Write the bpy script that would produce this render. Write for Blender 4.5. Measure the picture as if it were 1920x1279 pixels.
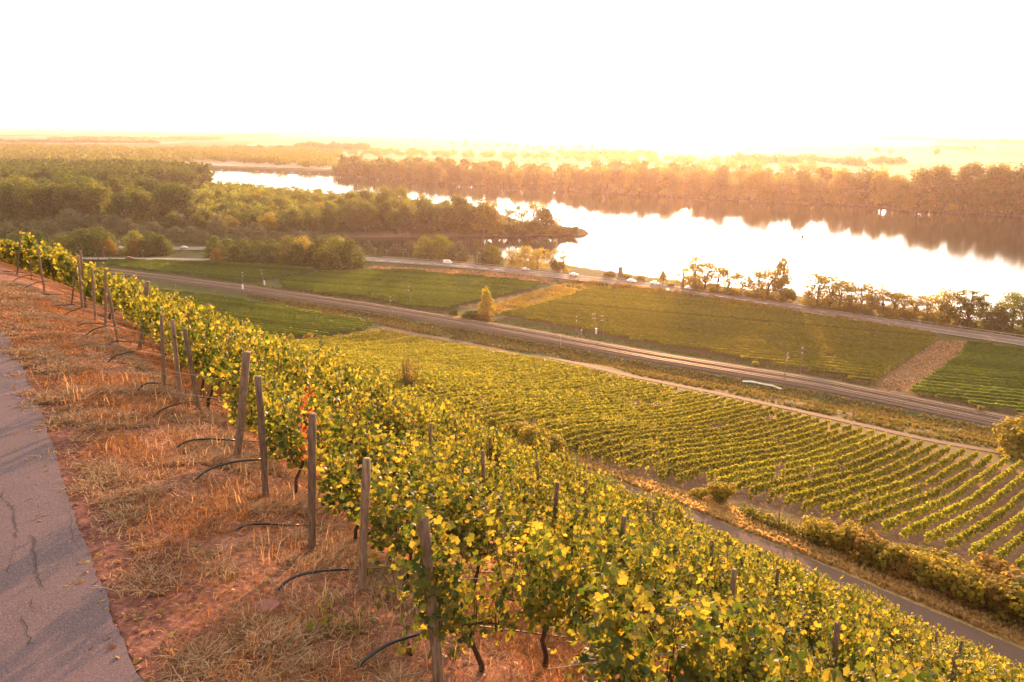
import bpy, math, random
import numpy as np
from math import radians as R, pi
sc = bpy.context.scene
for o in list(bpy.data.objects): bpy.data.objects.remove(o)

# ---------------------------------------------------------------- camera, sky, sun, exposure
PITCH = 15.9; FPX = 1400.0; CAMZ = 75.0
cam_d = bpy.data.cameras.new('camera'); cam = bpy.data.objects.new('camera', cam_d)
sc.collection.objects.link(cam); sc.camera = cam
cam.location = (0, 0, CAMZ); cam.rotation_euler = (R(90-PITCH), 0, 0)
cam_d.sensor_width = 36; cam_d.lens = FPX/1920*36; cam_d.clip_start = .1; cam_d.clip_end = 90000
SUN_AZ, SUN_EL = 13.0, 7.5
world = bpy.data.worlds.new('World'); sc.world = world; world.use_nodes = True
wn = world.node_tree; bg = wn.nodes['Background']; bg.inputs['Strength'].default_value = .15
sky = wn.nodes.new('ShaderNodeTexSky'); sky.sky_type = 'NISHITA'; sky.sun_disc = False
sky.sun_elevation = R(SUN_EL); sky.sun_rotation = R(SUN_AZ); sky.altitude = 100
sky.air_density = .7; sky.dust_density = 3.0; sky.ozone_density = .6
tint = wn.nodes.new('ShaderNodeMixRGB'); tint.blend_type = 'MULTIPLY'; tint.inputs[0].default_value = 1
tint.inputs[2].default_value = (1.0, .86, .78, 1)
grey = wn.nodes.new('ShaderNodeHueSaturation'); grey.inputs['Saturation'].default_value = .25
wn.links.new(sky.outputs[0], grey.inputs['Color']); wn.links.new(grey.outputs[0], tint.inputs[1]); veil = wn.nodes.new('ShaderNodeMixRGB'); veil.blend_type = 'ADD'; veil.inputs[0].default_value = 1; veil.inputs[2].default_value = (2.45, 2.08, 1.5, 1)  # thin bright high haze
wn.links.new(tint.outputs[0], veil.inputs[1]); wn.links.new(veil.outputs[0], bg.inputs['Color'])
sd = bpy.data.lights.new('sun', 'SUN'); sd.energy = 5; sd.angle = R(.6); sd.color = (1.0, .49, .19)
sun = bpy.data.objects.new('sun', sd); sc.collection.objects.link(sun)
sun.rotation_euler = (R(90-SUN_EL), 0, R(180-SUN_AZ))
sc.view_settings.view_transform = 'Standard'; sc.view_settings.look = 'None'
sc.view_settings.exposure = 1.25; sc.view_settings.gamma = 1
sc.cycles.max_bounces = 6; sc.cycles.diffuse_bounces = 3; sc.cycles.transmission_bounces = 4; sc.cycles.glossy_bounces = 3
sc.cycles.transparent_max_bounces = 6; sc.cycles.volume_bounces = 0

# ---------------------------------------------------------------- terrain function
NX, NY = .79, .6131
H_TAB = np.array([(-400,-60),(-60,-14),(-9,4.6),(-5,5.3),(-3,5.4),(1,5.45),(3.6,5.7),(5.6,6.6),(8,8.0),(20,15.2),(40,28.0),(50,34.8),(58,39.8),(61,40.3),(65.5,40.5),
  (68,41.0),(77,42.1),(105,48.6),(148,55.0),(153,55.6),(176,64.5),(190,67.5),(240,72),(400,80),(2000,200)], float)
def st(x, y): return NX*x+NY*y, -NY*x+NX*y
def xy(S, T): return NX*S-NY*T, NY*S+NX*T
def delta(T):
    Tp = np.clip(T, 0, None); return Tp*Tp/2200
def Hh(x, y):
    S, T = st(x, y); Se = S+delta(T)
    h = sum(np.interp(Se+d, H_TAB[:,0], H_TAB[:,1]) for d in (-1.2, -.5, .5, 1.2))/4
    Tp = np.clip(T, -40, None)
    return 75-(h+.035*Tp+.0001*np.clip(T, 0, None)**2+.00016*np.clip(T-35, 0, None)**2)
PLAIN = 4.0
def smax(a, b, k=1.5): return .5*(a+b+np.sqrt((a-b)**2+k*k))
def ray(u, v):
    dx, dy = (u-960)/FPX, -(v-639.5)/FPX; p = R(PITCH)
    return np.array([dx, math.cos(p)+dy*math.sin(p), -math.sin(p)+dy*math.cos(p)])
def at(u, v, z=PLAIN):
    d = ray(u, v); t = (z-CAMZ)/d[2]; return d*t+np.array([0, 0, CAMZ])
def P2(pts, z=PLAIN): return np.array([at(u, v, z)[:2] for u, v in pts])
RIVER = P2([(-400,305),(0,312),(360,318),(450,321),(620,328),(700,335),(850,345),(950,352),(1040,357),(1100,362),(1200,366),(1300,371),(1360,375),(1400,379),
  (1440,380),(1550,383),(1640,388),(1700,398),(1740,396),(1800,400),(1920,408),(2600,450),(2600,760),(1920,627),(1750,600),(1500,567),(1300,540),(1240,532),(1100,512),(1060,505),
  (1000,499),(860,486),(760,479),(680,470),(640,458),(632,451),(660,446),(850,444),(1000,443),(1080,442),(1108,440),(1110,438),(1092,434),(1040,430),(1000,424),(930,402),
  (860,390),(760,380),(640,370),(400,345),(200,335),(-400,328)], 0)
def inside(poly, x, y):
    r = np.zeros(np.shape(x), bool); n = len(poly)
    for i in range(n):
        x1, y1 = poly[i]; x2, y2 = poly[(i+1) % n]
        if y1 == y2: continue
        r ^= ((y1 > y) != (y2 > y)) & (x < (x2-x1)*(y-y1)/(y2-y1)+x1)
    return r
def dist_seg(pts, x, y, closed=False):
    d = np.full(np.shape(x), 1e9); n = len(pts)
    for i in range(n if closed else n-1):
        x1, y1 = pts[i]; x2, y2 = pts[(i+1) % n]; vx, vy = x2-x1, y2-y1
        t = np.clip(((x-x1)*vx+(y-y1)*vy)/(vx*vx+vy*vy), 0, 1)
        d = np.minimum(d, np.hypot(x-x1-t*vx, y-y1-t*vy))
    return d
def river_sd(x, y):
    d = dist_seg(RIVER, x, y, True); return np.where(inside(RIVER, x, y), -d, d)
RAIL = P2([(60,492),(207,508),(315,521),(437,537),(697,575),(957,619),(1220,667),(1526,716.6),(1870,787),(2300,880)], 5.2)
ROAD = P2([(-300,476),(100,469),(230,467),(329,466),(391,466),(500,471),(600,478),(689,486),(767,491),(855,497),(957,507),(1065,519.5),(1174,531),(1220,537),(1310,548),(1400,562),(1508,579),(1560,588),(1740,615),(1920,641),(2500,740)], 5)
SLIP = P2([(-300,483),(0,482),(180,484.5),(315,485),(383,487),(440,482),(500,474)], 5)
def H(x, y, river=True):
    x = np.asarray(x, float); y = np.asarray(y, float)
    z = np.full(x.shape, PLAIN)
    far = np.hypot(x, y)
    # the flat valley with small swells far away
    z = z+np.clip((far-2500)/6000, 0, 1)*(6*np.sin(x/1900+1)+5*np.sin(y/1300+x/2600)+6)
    if river:
        m = far > 120
        if m.any():
            sdv = river_sd(x[m], y[m]) if x.ndim else river_sd(x, y)
            k = np.clip((sdv+3)/(8*np.maximum(1, (far[m] if x.ndim else far)/420)), 0, 1); k = k*k*(3-2*k)
            zz = -2.5+(z[m]+2.5)*k if x.ndim else -2.5+(z+2.5)*k
            if x.ndim: z[m] = zz
            else: z = zz
    dr = dist_seg(RAIL, x, y); k = np.clip((9.5-dr)/4.5, 0, 1); z = z+k*np.clip(5.0-z, 0, 3)
    dr = dist_seg(ROAD, x, y); k = np.clip((9.5-dr)/3.5, 0, 1); z = np.where(k > 0, z+k*np.clip(4.9-z, 0, 8), z)
    return smax(z, Hh(x, y), 1.0)-.25*np.exp(-np.abs(z-Hh(x, y))/2.)*0
def Hs(x, y): return float(H(np.array([x]), np.array([y]))[0])
_ts = np.concatenate([np.arange(3, 60, .25), np.geomspace(60, 6000, 900)])
def gp(u, v):
    """ground point seen at pixel u, v"""
    d = ray(u, v); p = _ts[:, None]*d+np.array([0, 0, CAMZ])
    g = p[:, 2]-H(p[:, 0], p[:, 1]); i = int(np.argmax(g < 0))
    if g[i] >= 0: return at(u, v)
    a, b = _ts[i-1], _ts[i]
    for _ in range(18):
        m = (a+b)/2; q = d*m+np.array([0, 0, CAMZ])
        if q[2]-Hs(q[0], q[1]) < 0: b = m
        else: a = m
    return d*b+np.array([0, 0, CAMZ])
def proj(p):
    p = np.asarray(p, float); c, s = math.cos(R(PITCH)), math.sin(R(PITCH))
    dz = p[..., 2]-CAMZ; D = p[..., 1]*c-dz*s; up = p[..., 1]*s+dz*c
    return 960+FPX*p[..., 0]/D, 639.5-FPX*up/D, D

# ---------------------------------------------------------------- helpers
def coll(o): sc.collection.objects.link(o); return o
def tag(o, label=None, cat=None, group=None, kind=None):
    for k, v in (('label', label), ('category', cat), ('group', group), ('kind', kind)):
        if v: o[k] = v
    return o
def mesh_np(name, V, F, mats, mi=None, smooth=False):
    V = np.asarray(V, np.float32); F = np.asarray(F, np.int32); k = F.shape[1]
    me = bpy.data.meshes.new(name); me.vertices.add(len(V)); me.vertices.foreach_set('co', V.ravel())
    me.loops.add(F.size); me.loops.foreach_set('vertex_index', F.ravel())
    me.polygons.add(len(F)); me.polygons.foreach_set('loop_start', np.arange(len(F), dtype=np.int32)*k)
    for m in (mats if isinstance(mats, (list, tuple)) else [mats]): me.materials.append(m)
    if mi is not None: me.polygons.foreach_set('material_index', np.asarray(mi, np.int32))
    me.polygons.foreach_set('use_smooth', np.full(len(F), bool(smooth)))
    me.update(calc_edges=True); me.validate(); return me
def ob(name, me, parent=None, loc=None):
    o = coll(bpy.data.objects.new(name, me))
    if parent: o.parent = parent
    if loc is not None: o.location = loc
    return o
def empty(name, loc=(0, 0, 0), rz=0):
    o = coll(bpy.data.objects.new(name, None)); o.location = loc; o.rotation_euler = (0, 0, rz); o.empty_display_size = .3; return o
class MB:
    def __init__(s): s.v = []; s.f = []; s.m = []; s.n = 0
    def add(s, V, F, m=0):
        V = [tuple(map(float, p)) for p in V]; s.v += V
        s.f += [tuple(int(i)+s.n for i in f) for f in F]; s.m += [m]*len(F); s.n += len(V); return s
    def box(s, c, d, m=0, rz=0, taper=1, taper_y=None):
        x, y, z = [k/2 for k in d]; V = []; ty = taper if taper_y is None else taper_y
        for sz, (kx, ky) in ((-1, (1, 1)), (1, (taper, ty))):
            for sx, sy in ((-1, -1), (1, -1), (1, 1), (-1, 1)):
                a, b = sx*x*kx, sy*y*ky
                V.append((c[0]+a*math.cos(rz)-b*math.sin(rz), c[1]+a*math.sin(rz)+b*math.cos(rz), c[2]+sz*z))
        return s.add(V, [(3,2,1,0),(4,5,6,7),(0,1,5,4),(1,2,6,5),(2,3,7,6),(3,0,4,7)], m)
    def tube(s, pts, rad, seg=6, m=0, cap=True, wob=0, rng=None):
        pts = [np.array(p, float) for p in pts]; n = len(pts); rr = rad if hasattr(rad, '__len__') else [rad]*n
        V = []; ref = None
        for i, p in enumerate(pts):
            t = pts[min(i+1, n-1)]-pts[max(i-1, 0)]; t /= (np.linalg.norm(t)+1e-9)
            if ref is None:
                ref = np.cross(t, (0, 0, 1) if abs(t[2]) < .9 else (1, 0, 0))
            a = ref-t*ref.dot(t); a /= np.linalg.norm(a)+1e-9; ref = a; b = np.cross(t, a)
            for k in range(seg):
                w = 2*pi*k/seg; q = rr[i]*(1+(rng.uniform(-wob, wob) if wob else 0))
                V.append(p+q*(math.cos(w)*a+math.sin(w)*b))
        F = [(i*seg+k, i*seg+(k+1) % seg, (i+1)*seg+(k+1) % seg, (i+1)*seg+k) for i in range(n-1) for k in range(seg)]
        if cap: F += [tuple(range(seg))[::-1], tuple((n-1)*seg+k for k in range(seg))]
        return s.add(V, F, m)
    def me(s, name, mats, smooth=False):
        me = bpy.data.meshes.new(name); me.from_pydata(s.v, [], s.f)
        for m in (mats if isinstance(mats, (list, tuple)) else [mats]): me.materials.append(m)
        me.polygons.foreach_set('material_index', s.m); me.polygons.foreach_set('use_smooth', [smooth]*len(s.f)); me.update(); return me
    def ob(s, name, mats, parent=None, loc=None, smooth=False): return ob(name, s.me(name, mats, smooth), parent, loc)

# ---------------------------------------------------------------- materials
class NT:
    def __init__(s, name):
        s.mat = bpy.data.materials.new(name); s.mat.use_nodes = True; s.t = s.mat.node_tree; s.t.nodes.clear()
        s.out = s.t.nodes.new('ShaderNodeOutputMaterial')
    def n(s, ty, **kw):
        nd = s.t.nodes.new(ty)
        for k, v in kw.items():
            if k.startswith('i_'):
                key = k[2:]; key = int(key) if key.isdigit() else key.replace('_', ' ')
                if hasattr(v, 'is_output'): s.t.links.new(v, nd.inputs[key])
                else: nd.inputs[key].default_value = v
            else: setattr(nd, k, v)
        return nd
    def mix(s, f, a, b, blend='MIX'):
        nd = s.t.nodes.new('ShaderNodeMixRGB'); nd.blend_type = blend
        for i, v in enumerate((f, a, b)):
            if hasattr(v, 'is_output'): s.t.links.new(v, nd.inputs[i])
            else: nd.inputs[i].default_value = v if i == 0 else tuple(v)+(1,)*(4-len(v))
        return nd.outputs[0]
    def noise(s, scale, detail=4, rough=.6, vec=None, dist=0):
        nd = s.n('ShaderNodeTexNoise'); nd.inputs['Scale'].default_value = scale; nd.inputs['Detail'].default_value = detail
        nd.inputs['Roughness'].default_value = rough; nd.inputs['Distortion'].default_value = dist
        if vec is not None: s.t.links.new(vec, nd.inputs['Vector'])
        return nd.outputs[0]
    def ramp(s, f, stops):
        nd = s.n('ShaderNodeValToRGB'); s.t.links.new(f, nd.inputs[0]); cr = nd.color_ramp
        while len(cr.elements) < len(stops): cr.elements.new(.5)
        for e, (p, c) in zip(cr.elements, stops):
            e.position = p; e.color = tuple(c)+(1,)*(4-len(c)) if hasattr(c, '__len__') else (c, c, c, 1)
        return nd.outputs[0]
    def geo(s, name='Position'): return s.n('ShaderNodeNewGeometry').outputs[name]
    def obj(s): return s.n('ShaderNodeTexCoord').outputs['Object']
    def bump(s, h, strength=.5, dist=.05):
        nd = s.n('ShaderNodeBump'); nd.inputs['Strength'].default_value = strength; nd.inputs['Distance'].default_value = dist
        s.t.links.new(h, nd.inputs['Height']); return nd.outputs[0]
    def bsdf(s, col, rough=.8, metal=0, spec=.3, normal=None):
        nd = s.n('ShaderNodeBsdfPrincipled')
        for k, v in (('Base Color', col), ('Roughness', rough), ('Metallic', metal), ('Specular IOR Level', spec)):
            if hasattr(v, 'is_output'): s.t.links.new(v, nd.inputs[k])
            else: nd.inputs[k].default_value = (tuple(v)+(1,)) if k == 'Base Color' else v
        if normal is not None: s.t.links.new(normal, nd.inputs['Normal'])
        s.t.links.new(nd.outputs[0], s.out.inputs[0]); return s.mat
def plain_mat(name, col, rough=.7, metal=0, spec=.3, var=.15, scale=3.):
    t = NT(name); f = t.noise(scale, 4, .6, t.obj())
    c = t.mix(f, [k*(1-var) for k in col], [min(1, k*(1+var)) for k in col]); return t.bsdf(c, rough, metal, spec)
def leaf_mat(name, cols, trans, tf=.5, rough=.6, spec=.25):
    """thin leaf: diffuse + gloss on one side, light passing through; colour varies leaf by leaf"""
    t = NT(name); rnd = t.geo('Random Per Island'); oi = t.n('ShaderNodeObjectInfo').outputs['Random']
    stops = [(i/(len(cols)-1), c) for i, c in enumerate(cols)]
    c = t.ramp(rnd, stops); stops = [(i/(len(trans)-1), k) for i, k in enumerate(trans)]; ct = t.ramp(rnd, stops)
    j = t.ramp(oi, [(0, .8), (1, 1.2)]); c = t.mix(1, c, j, 'MULTIPLY'); ct = t.mix(1, ct, j, 'MULTIPLY')
    a = t.n('ShaderNodeBsdfPrincipled'); t.t.links.new(c, a.inputs['Base Color']); a.inputs['Roughness'].default_value = rough; a.inputs['Specular IOR Level'].default_value = spec
    b = t.n('ShaderNodeBsdfTranslucent'); t.t.links.new(ct, b.inputs[0])
    m = t.n('ShaderNodeMixShader'); m.inputs[0].default_value = tf
    t.t.links.new(a.outputs[0], m.inputs[1]); t.t.links.new(b.outputs[0], m.inputs[2]); t.t.links.new(m.outputs[0], t.out.inputs[0]); return t.mat
#@@MORE
def ground_material():
    t = NT('earth'); at_ = t.n('ShaderNodeAttribute', attribute_name='zone'); pos = t.geo()
    near = t.noise(9, 6, .7, pos); mid = t.noise(1.1, 5, .65, pos); big = t.noise(.05, 5, .6, pos)
    v1 = t.ramp(near, [(.3, .35), (.48, .9), (.56, 1.15), (.7, 2.0)]); v2 = t.ramp(mid, [(.3, .7), (.7, 1.3)]); v3 = t.ramp(big, [(.3, .8), (.7, 1.2)])
    c = t.mix(1, at_.outputs['Color'], v1, 'MULTIPLY'); c = t.mix(1, c, v2, 'MULTIPLY'); c = t.mix(1, c, v3, 'MULTIPLY')
    return t.bsdf(c, .95, 0, .1, t.bump(near, .6, .06))
M = {}
M['earth'] = ground_material()
def build_ground():
    ang = np.concatenate([np.arange(-42, 42, .17), np.arange(42, 318, 4.)]); ang = np.radians(ang)
    rad = np.geomspace(3.0, 60000, 860); rad[0] = .5
    A, Rr = np.meshgrid(ang, rad); X = Rr*np.sin(A); Y = Rr*np.cos(A); nr, na = X.shape
    Z = H(X.ravel(), Y.ravel()).reshape(X.shape)
    S, T = st(X, Y); Se = S+delta(T); far = np.hypot(X, Y)
    rough = (np.sin(X*3.1+np.sin(Y*2.3)*2)*np.sin(Y*2.7+X)+.5*np.sin(X*7.3+Y*5.1)*np.sin(Y*8.1-X*3))*.016
    m = (Se > 1.5) & (Se < 60) & (far < 150); Z = Z+np.where(m, rough, 0)
    Z = np.where((Se < 1.0) & (Se > -7.6) & (far < 200), Z-.02, Z)
    # zone colours: what covers the ground in each place
    C = np.empty(X.shape+(3,)); C[:] = (.075, .085, .028)
    def put(mask, c): C[mask] = c
    hill = Hh(X, Y) > 4.6
    put(hill, (.12, .10, .04))
    put(hill & (Se < 62), (.30, .125, .06))
    put(hill & (Se < 5), (.21, .095, .065)); put(hill & (Se < 2.2), (.17, .075, .06))
    put(hill & (Se >= 58) & (Se < 80), (.30, .20, .09))
    for nm in FIELDS:
        poly, col = FIELDS[nm]['poly'], FIELDS[nm]['soil']
        mm = (far > 60) & (far < 700); idx = np.where(mm); q = inside(poly, X[idx], Y[idx])
        C[idx[0][q], idx[1][q]] = col
    mm = (far > 100) & (far < 700)
    strip = P2([(1757,640),(1813,641),(1791,672),(1706,734),(1690,742),(1630,728),(1673,700)]); q = mm & inside(strip, X, Y); put(q, (.20, .125, .07))
    for pl, w, c in ((P2([(700,505),(850,511),(1000,519),(1080,527)]), 5, (.23, .15, .085)), (P2([(690,503),(590,500),(400,494)]), 3, (.28,.19,.15)),
                     (P2([(826,600),(899,590),(960,575),(1040,553),(1110,533)]), 2.2, (.25, .17, .09)), (P2([(870,575),(950,560),(1020,545),(1060,540),(1040,533),(1020,526)]), 2.2, (.24, .15, .08)),
                     (P2([(640,632),(700,622),(760,621)]), 3, (.24,.14,.08))):
        q = mm & (dist_seg(pl, X, Y) < w); put(q, c)
    q = mm & (dist_seg(RAIL, X, Y) < 6.2); put(q, (.10, .075, .06))
    sdv = np.full(X.shape, 1e4); mm = (far > 150) & (far < 4000); sdv[mm] = river_sd(X[mm], Y[mm])
    beyond = (Y > 560+.0*X) & (far > 560)
    put((sdv < 4) & (sdv > -60), (.20, .14, .09)); put(sdv <= -4, (.05, .045, .03))
    # far fields beyond the river: a patchwork of stubble, meadow and plough
    f = (far > 900) & (sdv > 70)
    ca, sa = math.cos(.35), math.sin(.35); gx = np.floor((X*ca+Y*sa)/330+.35*np.sin(Y/900)); gy = np.floor((-X*sa+Y*ca)/260+.3*np.sin(X/800))
    h = np.abs(np.modf(np.sin(gx*12.9898+gy*78.233)*43758.5453)[0])
    pal = np.array([(.34,.26,.14),(.14,.15,.05),(.28,.20,.12),(.10,.12,.04),(.38,.30,.17),(.20,.17,.08)])
    C[f] = pal[(h[f]*5.999).astype(int)]
    q = (far > 900) & inside(P2([(360,316),(350,308),(430,300),(500,298),(560,302),(618,309),(618,323),(500,320)]), X, Y); put(q, (.42, .34, .27))
    q = (far > 560) & (sdv < 75) & (sdv > 5); put(q, (.06, .07, .025))
    i = np.arange(nr-1)[:, None]*na; j = np.arange(na)[None]; j2 = (j+1) % na
    F = np.stack([i+j, i+j2, i+na+j2, i+na+j], -1).reshape(-1, 4)[:, ::-1]
    V = np.stack([X, Y, Z], -1).reshape(-1, 3)
    me = mesh_np('ground', V, F, M['earth'], smooth=True)
    ca_ = me.color_attributes.new('zone', 'FLOAT_COLOR', 'POINT')
    ca_.data.foreach_set('color', np.concatenate([C.reshape(-1, 3), np.ones((nr*na, 1))], 1).astype(np.float32).ravel())
    # close the hole under the camera
    o = ob('ground', me); tag(o, kind='structure')
    return o
# vineyard fields (boundaries on the ground)
def PG(pts): return np.array([gp(u, v)[:2] for u, v in pts])
def SeT(L): return [xy(Se-float(delta(np.array(T))), T) for Se, T in L]
low_path = PG([(2100,918),(1912,876),(1740,845),(1560,803),(1431,773),(1290,743),(1196,724),(1066,692),(940,669),(849,650),(763,633),(716,624)])
FIELDS = {
 'slope': dict(poly=np.array(list(map(tuple, low_path))+[tuple(PG([(650,635)])[0]), tuple(PG([(590,640)])[0])]+SeT([(71,232),(68,200),(66,150),(66,100),(66,70),(68,57),(73,48),(75,41),(77,33),(81,21),(86,5),(90,-8)])), dir=(.71,.704), sp=2.05, soil=(.20,.12,.075)),
 'west': dict(poly=np.array(list(map(tuple, PG([(420,560),(537,580),(697,609),(702,614),(690,622),(610,634)])))+[tuple(at(450,632,6)[:2]), tuple(at(300,600)[:2]), tuple(at(300,545)[:2])]), ang=65, sp=2.7, soil=(.07,.06,.03)),
 'bank': dict(poly=P2([(200,490),(248,490),(380,494),(544,500),(592,508),(580,513),(519,524),(478,531),(440,531),(268,508),(200,500)]), ang=72, sp=3.0, soil=(.07,.06,.028)),
 'centre': dict(poly=P2([(522,527),(602,512),(690,509),(753,509),(840,517),(940,525),(1015,534),(1015,538),(940,558),(899,566),(840,582),(826,584),(738,572),(680,560),(602,554),(529,541)]), ang=72, sp=3.0, soil=(.08,.06,.03)),
 'river': dict(poly=P2([(1112,542),(1240,553),(1328,566),(1400,578),(1558,602),(1757,635),(1757,644),(1673,700),(1639,723),(1560,710),(1454,689),(1328,665),(1220,648),(1112,626),(1018,609),(940,595),(940,590),(1034,567)]), ang=68, sp=3.0, soil=(.11,.07,.035)),
 'east': dict(poly=P2([(1813,646),(1920,660),(2100,694),(2100,840),(1920,783),(1813,764),(1706,741),(1706,735),(1791,674)]), ang=71, sp=3.0, soil=(.10,.07,.035)),
}
build_ground()
# river water
def water_mat():
    t = NT('river_water'); pos = t.geo()
    mp = t.n('ShaderNodeMapping', i_Vector=pos); mp.inputs['Scale'].default_value = (.8, 2.2, 1); mp.inputs['Rotation'].default_value = (0, 0, .25)
    a = t.noise(1.1, 3, .6, mp.outputs[0]); b = t.noise(.06, 4, .6, mp.outputs[0])
    hgt = t.mix(.35, a, b); nrm = t.bump(hgt, .16, .12)
    m = t.bsdf((.035, .04, .03), .045, 0, .5, nrm); return m
M['water'] = water_mat()
w = MB(); w.add([(-9000, 150, 0), (9000, 150, 0), (9000, 9000, 0), (-9000, 9000, 0)], [(0, 1, 2, 3)])
tag(w.ob('river', M['water']), kind='structure')

def ribbon(name, line, width, mat, dz, step=2.0, cols=4, rag=0, zfun=None, label=None):
    """a sheet draped over the ground along a line"""
    line = np.array(line); seg = np.hypot(*np.diff(line, axis=0).T); L = np.concatenate([[0], np.cumsum(seg)])
    n = max(4, int(L[-1]/step)); s = np.linspace(0, L[-1], n)
    X = np.interp(s, L, line[:, 0]); Y = np.interp(s, L, line[:, 1])
    k = max(1, int(6/step))
    if n > 4*k+4:
        ker = np.ones(2*k+1)/(2*k+1); X[k:-k] = np.convolve(X, ker, 'valid'); Y[k:-k] = np.convolve(Y, ker, 'valid')
    tx, ty = np.gradient(X), np.gradient(Y); q = np.hypot(tx, ty); tx /= q; ty /= q
    o = np.linspace(-width/2, width/2, cols+1); PX = X[:, None]-ty[:, None]*o*-1; PY = Y[:, None]-tx[:, None]*o
    if zfun is None: Z = H(PX.ravel(), PY.ravel()).reshape(PX.shape)+dz
    else: Z = zfun(PX, PY)
    if rag:
        q_ = np.random.default_rng(3); w1 = q_.normal(0, rag, n); w1 = w1*.5+np.convolve(w1, np.ones(7)/7, 'same')*1.6; tyy = w1
        PX[:, -1] += ty*tyy; PY[:, -1] -= tx*tyy; PX[:, 0] += ty*tyy[::-1]; PY[:, 0] -= tx*tyy[::-1]
    c1 = cols+1; i = np.arange(n-1)[:, None]*c1; j = np.arange(cols)[None]
    F = np.stack([i+j, i+j+1, i+c1+j+1, i+c1+j], -1).reshape(-1, 4)
    nrm = np.cross([tx[0], ty[0], 0], [-(-ty[0]), -tx[0], 0])
    V = np.stack([PX, PY, Z], -1).reshape(-1, 3)
    a, b, c = V[F[0][0]], V[F[0][1]], V[F[0][2]]
    if np.cross(b-a, c-b)[2] < 0: F = F[:, ::-1]
    o_ = ob(name, mesh_np(name, V, F, mat, smooth=True)); tag(o_, kind='structure'); return o_, (X, Y, tx, ty, s)
def asphalt_mat(name, c, red=0):
    t = NT(name); pos = t.geo(); f = t.noise(38, 4, .85, pos); g = t.noise(.9, 5, .6, pos); v = t.n('ShaderNodeTexVoronoi', i_Vector=pos); v.inputs['Scale'].default_value = 70
    a = t.ramp(f, [(.3, [k*.45 for k in c]), (.55, c), (.75, [k*2.2 for k in c])]); a = t.mix(t.ramp(g, [(.4, 0.), (.65, .35)]), a, [c[0]*1.35, c[1]*1.15, c[2]*1.2])
    a = t.mix(t.ramp(v.outputs['Distance'], [(.15, .6), (.35, 0.)]), a, [k*2.6 for k in c])
    return t.bsdf(a, .9, 0, .08, t.bump(f, .5, .01))
M['asphalt'] = asphalt_mat('path_asphalt', (.13, .098, .115)); M['road'] = asphalt_mat('road_asphalt', (.20, .165, .16)); M['lane'] = asphalt_mat('lane_asphalt', (.14, .095, .08)); M['dirt'] = asphalt_mat('dirt_track', (.16, .105, .08))
M['crack'] = plain_mat('crack', (.035, .026, .023)); M['paint'] = plain_mat('road_paint', (.75, .74, .70), .6)
# haze
def haze():
    t = NT('air'); v = t.n('ShaderNodeVolumePrincipled'); v.inputs['Color'].default_value = (1, .74, .66, 1)
    v.inputs['Density'].default_value = HAZE_D; v.inputs['Anisotropy'].default_value = .66; t.t.links.new(v.outputs[0], t.out.inputs['Volume'])
    m = MB(); m.box((0, 12000, 40), (60000, 50000, 92)); o = m.ob('haze', t.mat); tag(o, kind='stuff'); return o
HAZE_D = 8e-5
# ---------------------------------------------------------------- foreground path
PATHW = 4.1; _e = [gp(*q)[:2] for q in ((250,1279),(165,1050),(100,835),(40,680),(0,592))]; _s = [st(*q) for q in _e]; print('edge', _s)
path_line = [xy(float(np.interp(T, [q[1] for q in _s], [q[0] for q in _s]))-PATHW/2-max(0, T-_s[-1][1])*.06, T) for T in np.arange(-14, 60, 2.)]
path, _p = ribbon('asphalt_path', path_line, PATHW, M['asphalt'], .03, .12, 10, rag=.022)
tag(path, kind='structure'); path.data.materials.append(M['crack'])
def crack(px, w, rng):
    P = []
    for a, b in zip(px[:-1], px[1:]):
        for k in range(6):
            f = k/6; P.append(gp(a[0]+(b[0]-a[0])*f, a[1]+(b[1]-a[1])*f)[:2]+rng.normal(0, .022, 2))
    m = []
    for i, p in enumerate(P):
        ww = .55*w*rng.uniform(.4, 1.5)*min(1, .3+i/3, .3+(len(P)-1-i)/3)
        d = P[min(i+1, len(P)-1)]-P[max(i-1, 0)]; d = d/(np.linalg.norm(d)+1e-6); n_ = np.array([-d[1], d[0]])
        for s in (1, -1):
            q = p+n_*ww*s; m.append((q[0], q[1], Hs(*q)+.036))
    return m, [(2*i, 2*i+1, 2*i+3, 2*i+2) for i in range(len(P)-1)]
rng = np.random.default_rng(5)
import bmesh
bm = bmesh.new(); bm.from_mesh(path.data)
for px, w in (([(8,940),(28,960),(32,1000),(34,1015)], .02), ([(57,1005),(66,1050),(72,1080),(88,1112)], .02), ([(60,1125),(63,1155)], .013), ([(40,1160),(50,1195),(62,1222)], .016),
              ([(8,940),(2,925),(-20,915)], .012), ([(45,984),(80,972),(134,960)], .008), ([(130,945),(136,1000),(150,1040)], .007), ([(32,1012),(20,1060),(10,1120)], .006)):
    V, F = crack(px, w, rng); vs = [bm.verts.new(p) for p in V]
    for f in F:
        fc = bm.faces.new([vs[i] for i in f]); fc.material_index = 1
        fc.normal_update()
        if fc.normal.z < 0: fc.normal_flip()
bm.to_mesh(path.data); bm.free()

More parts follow.
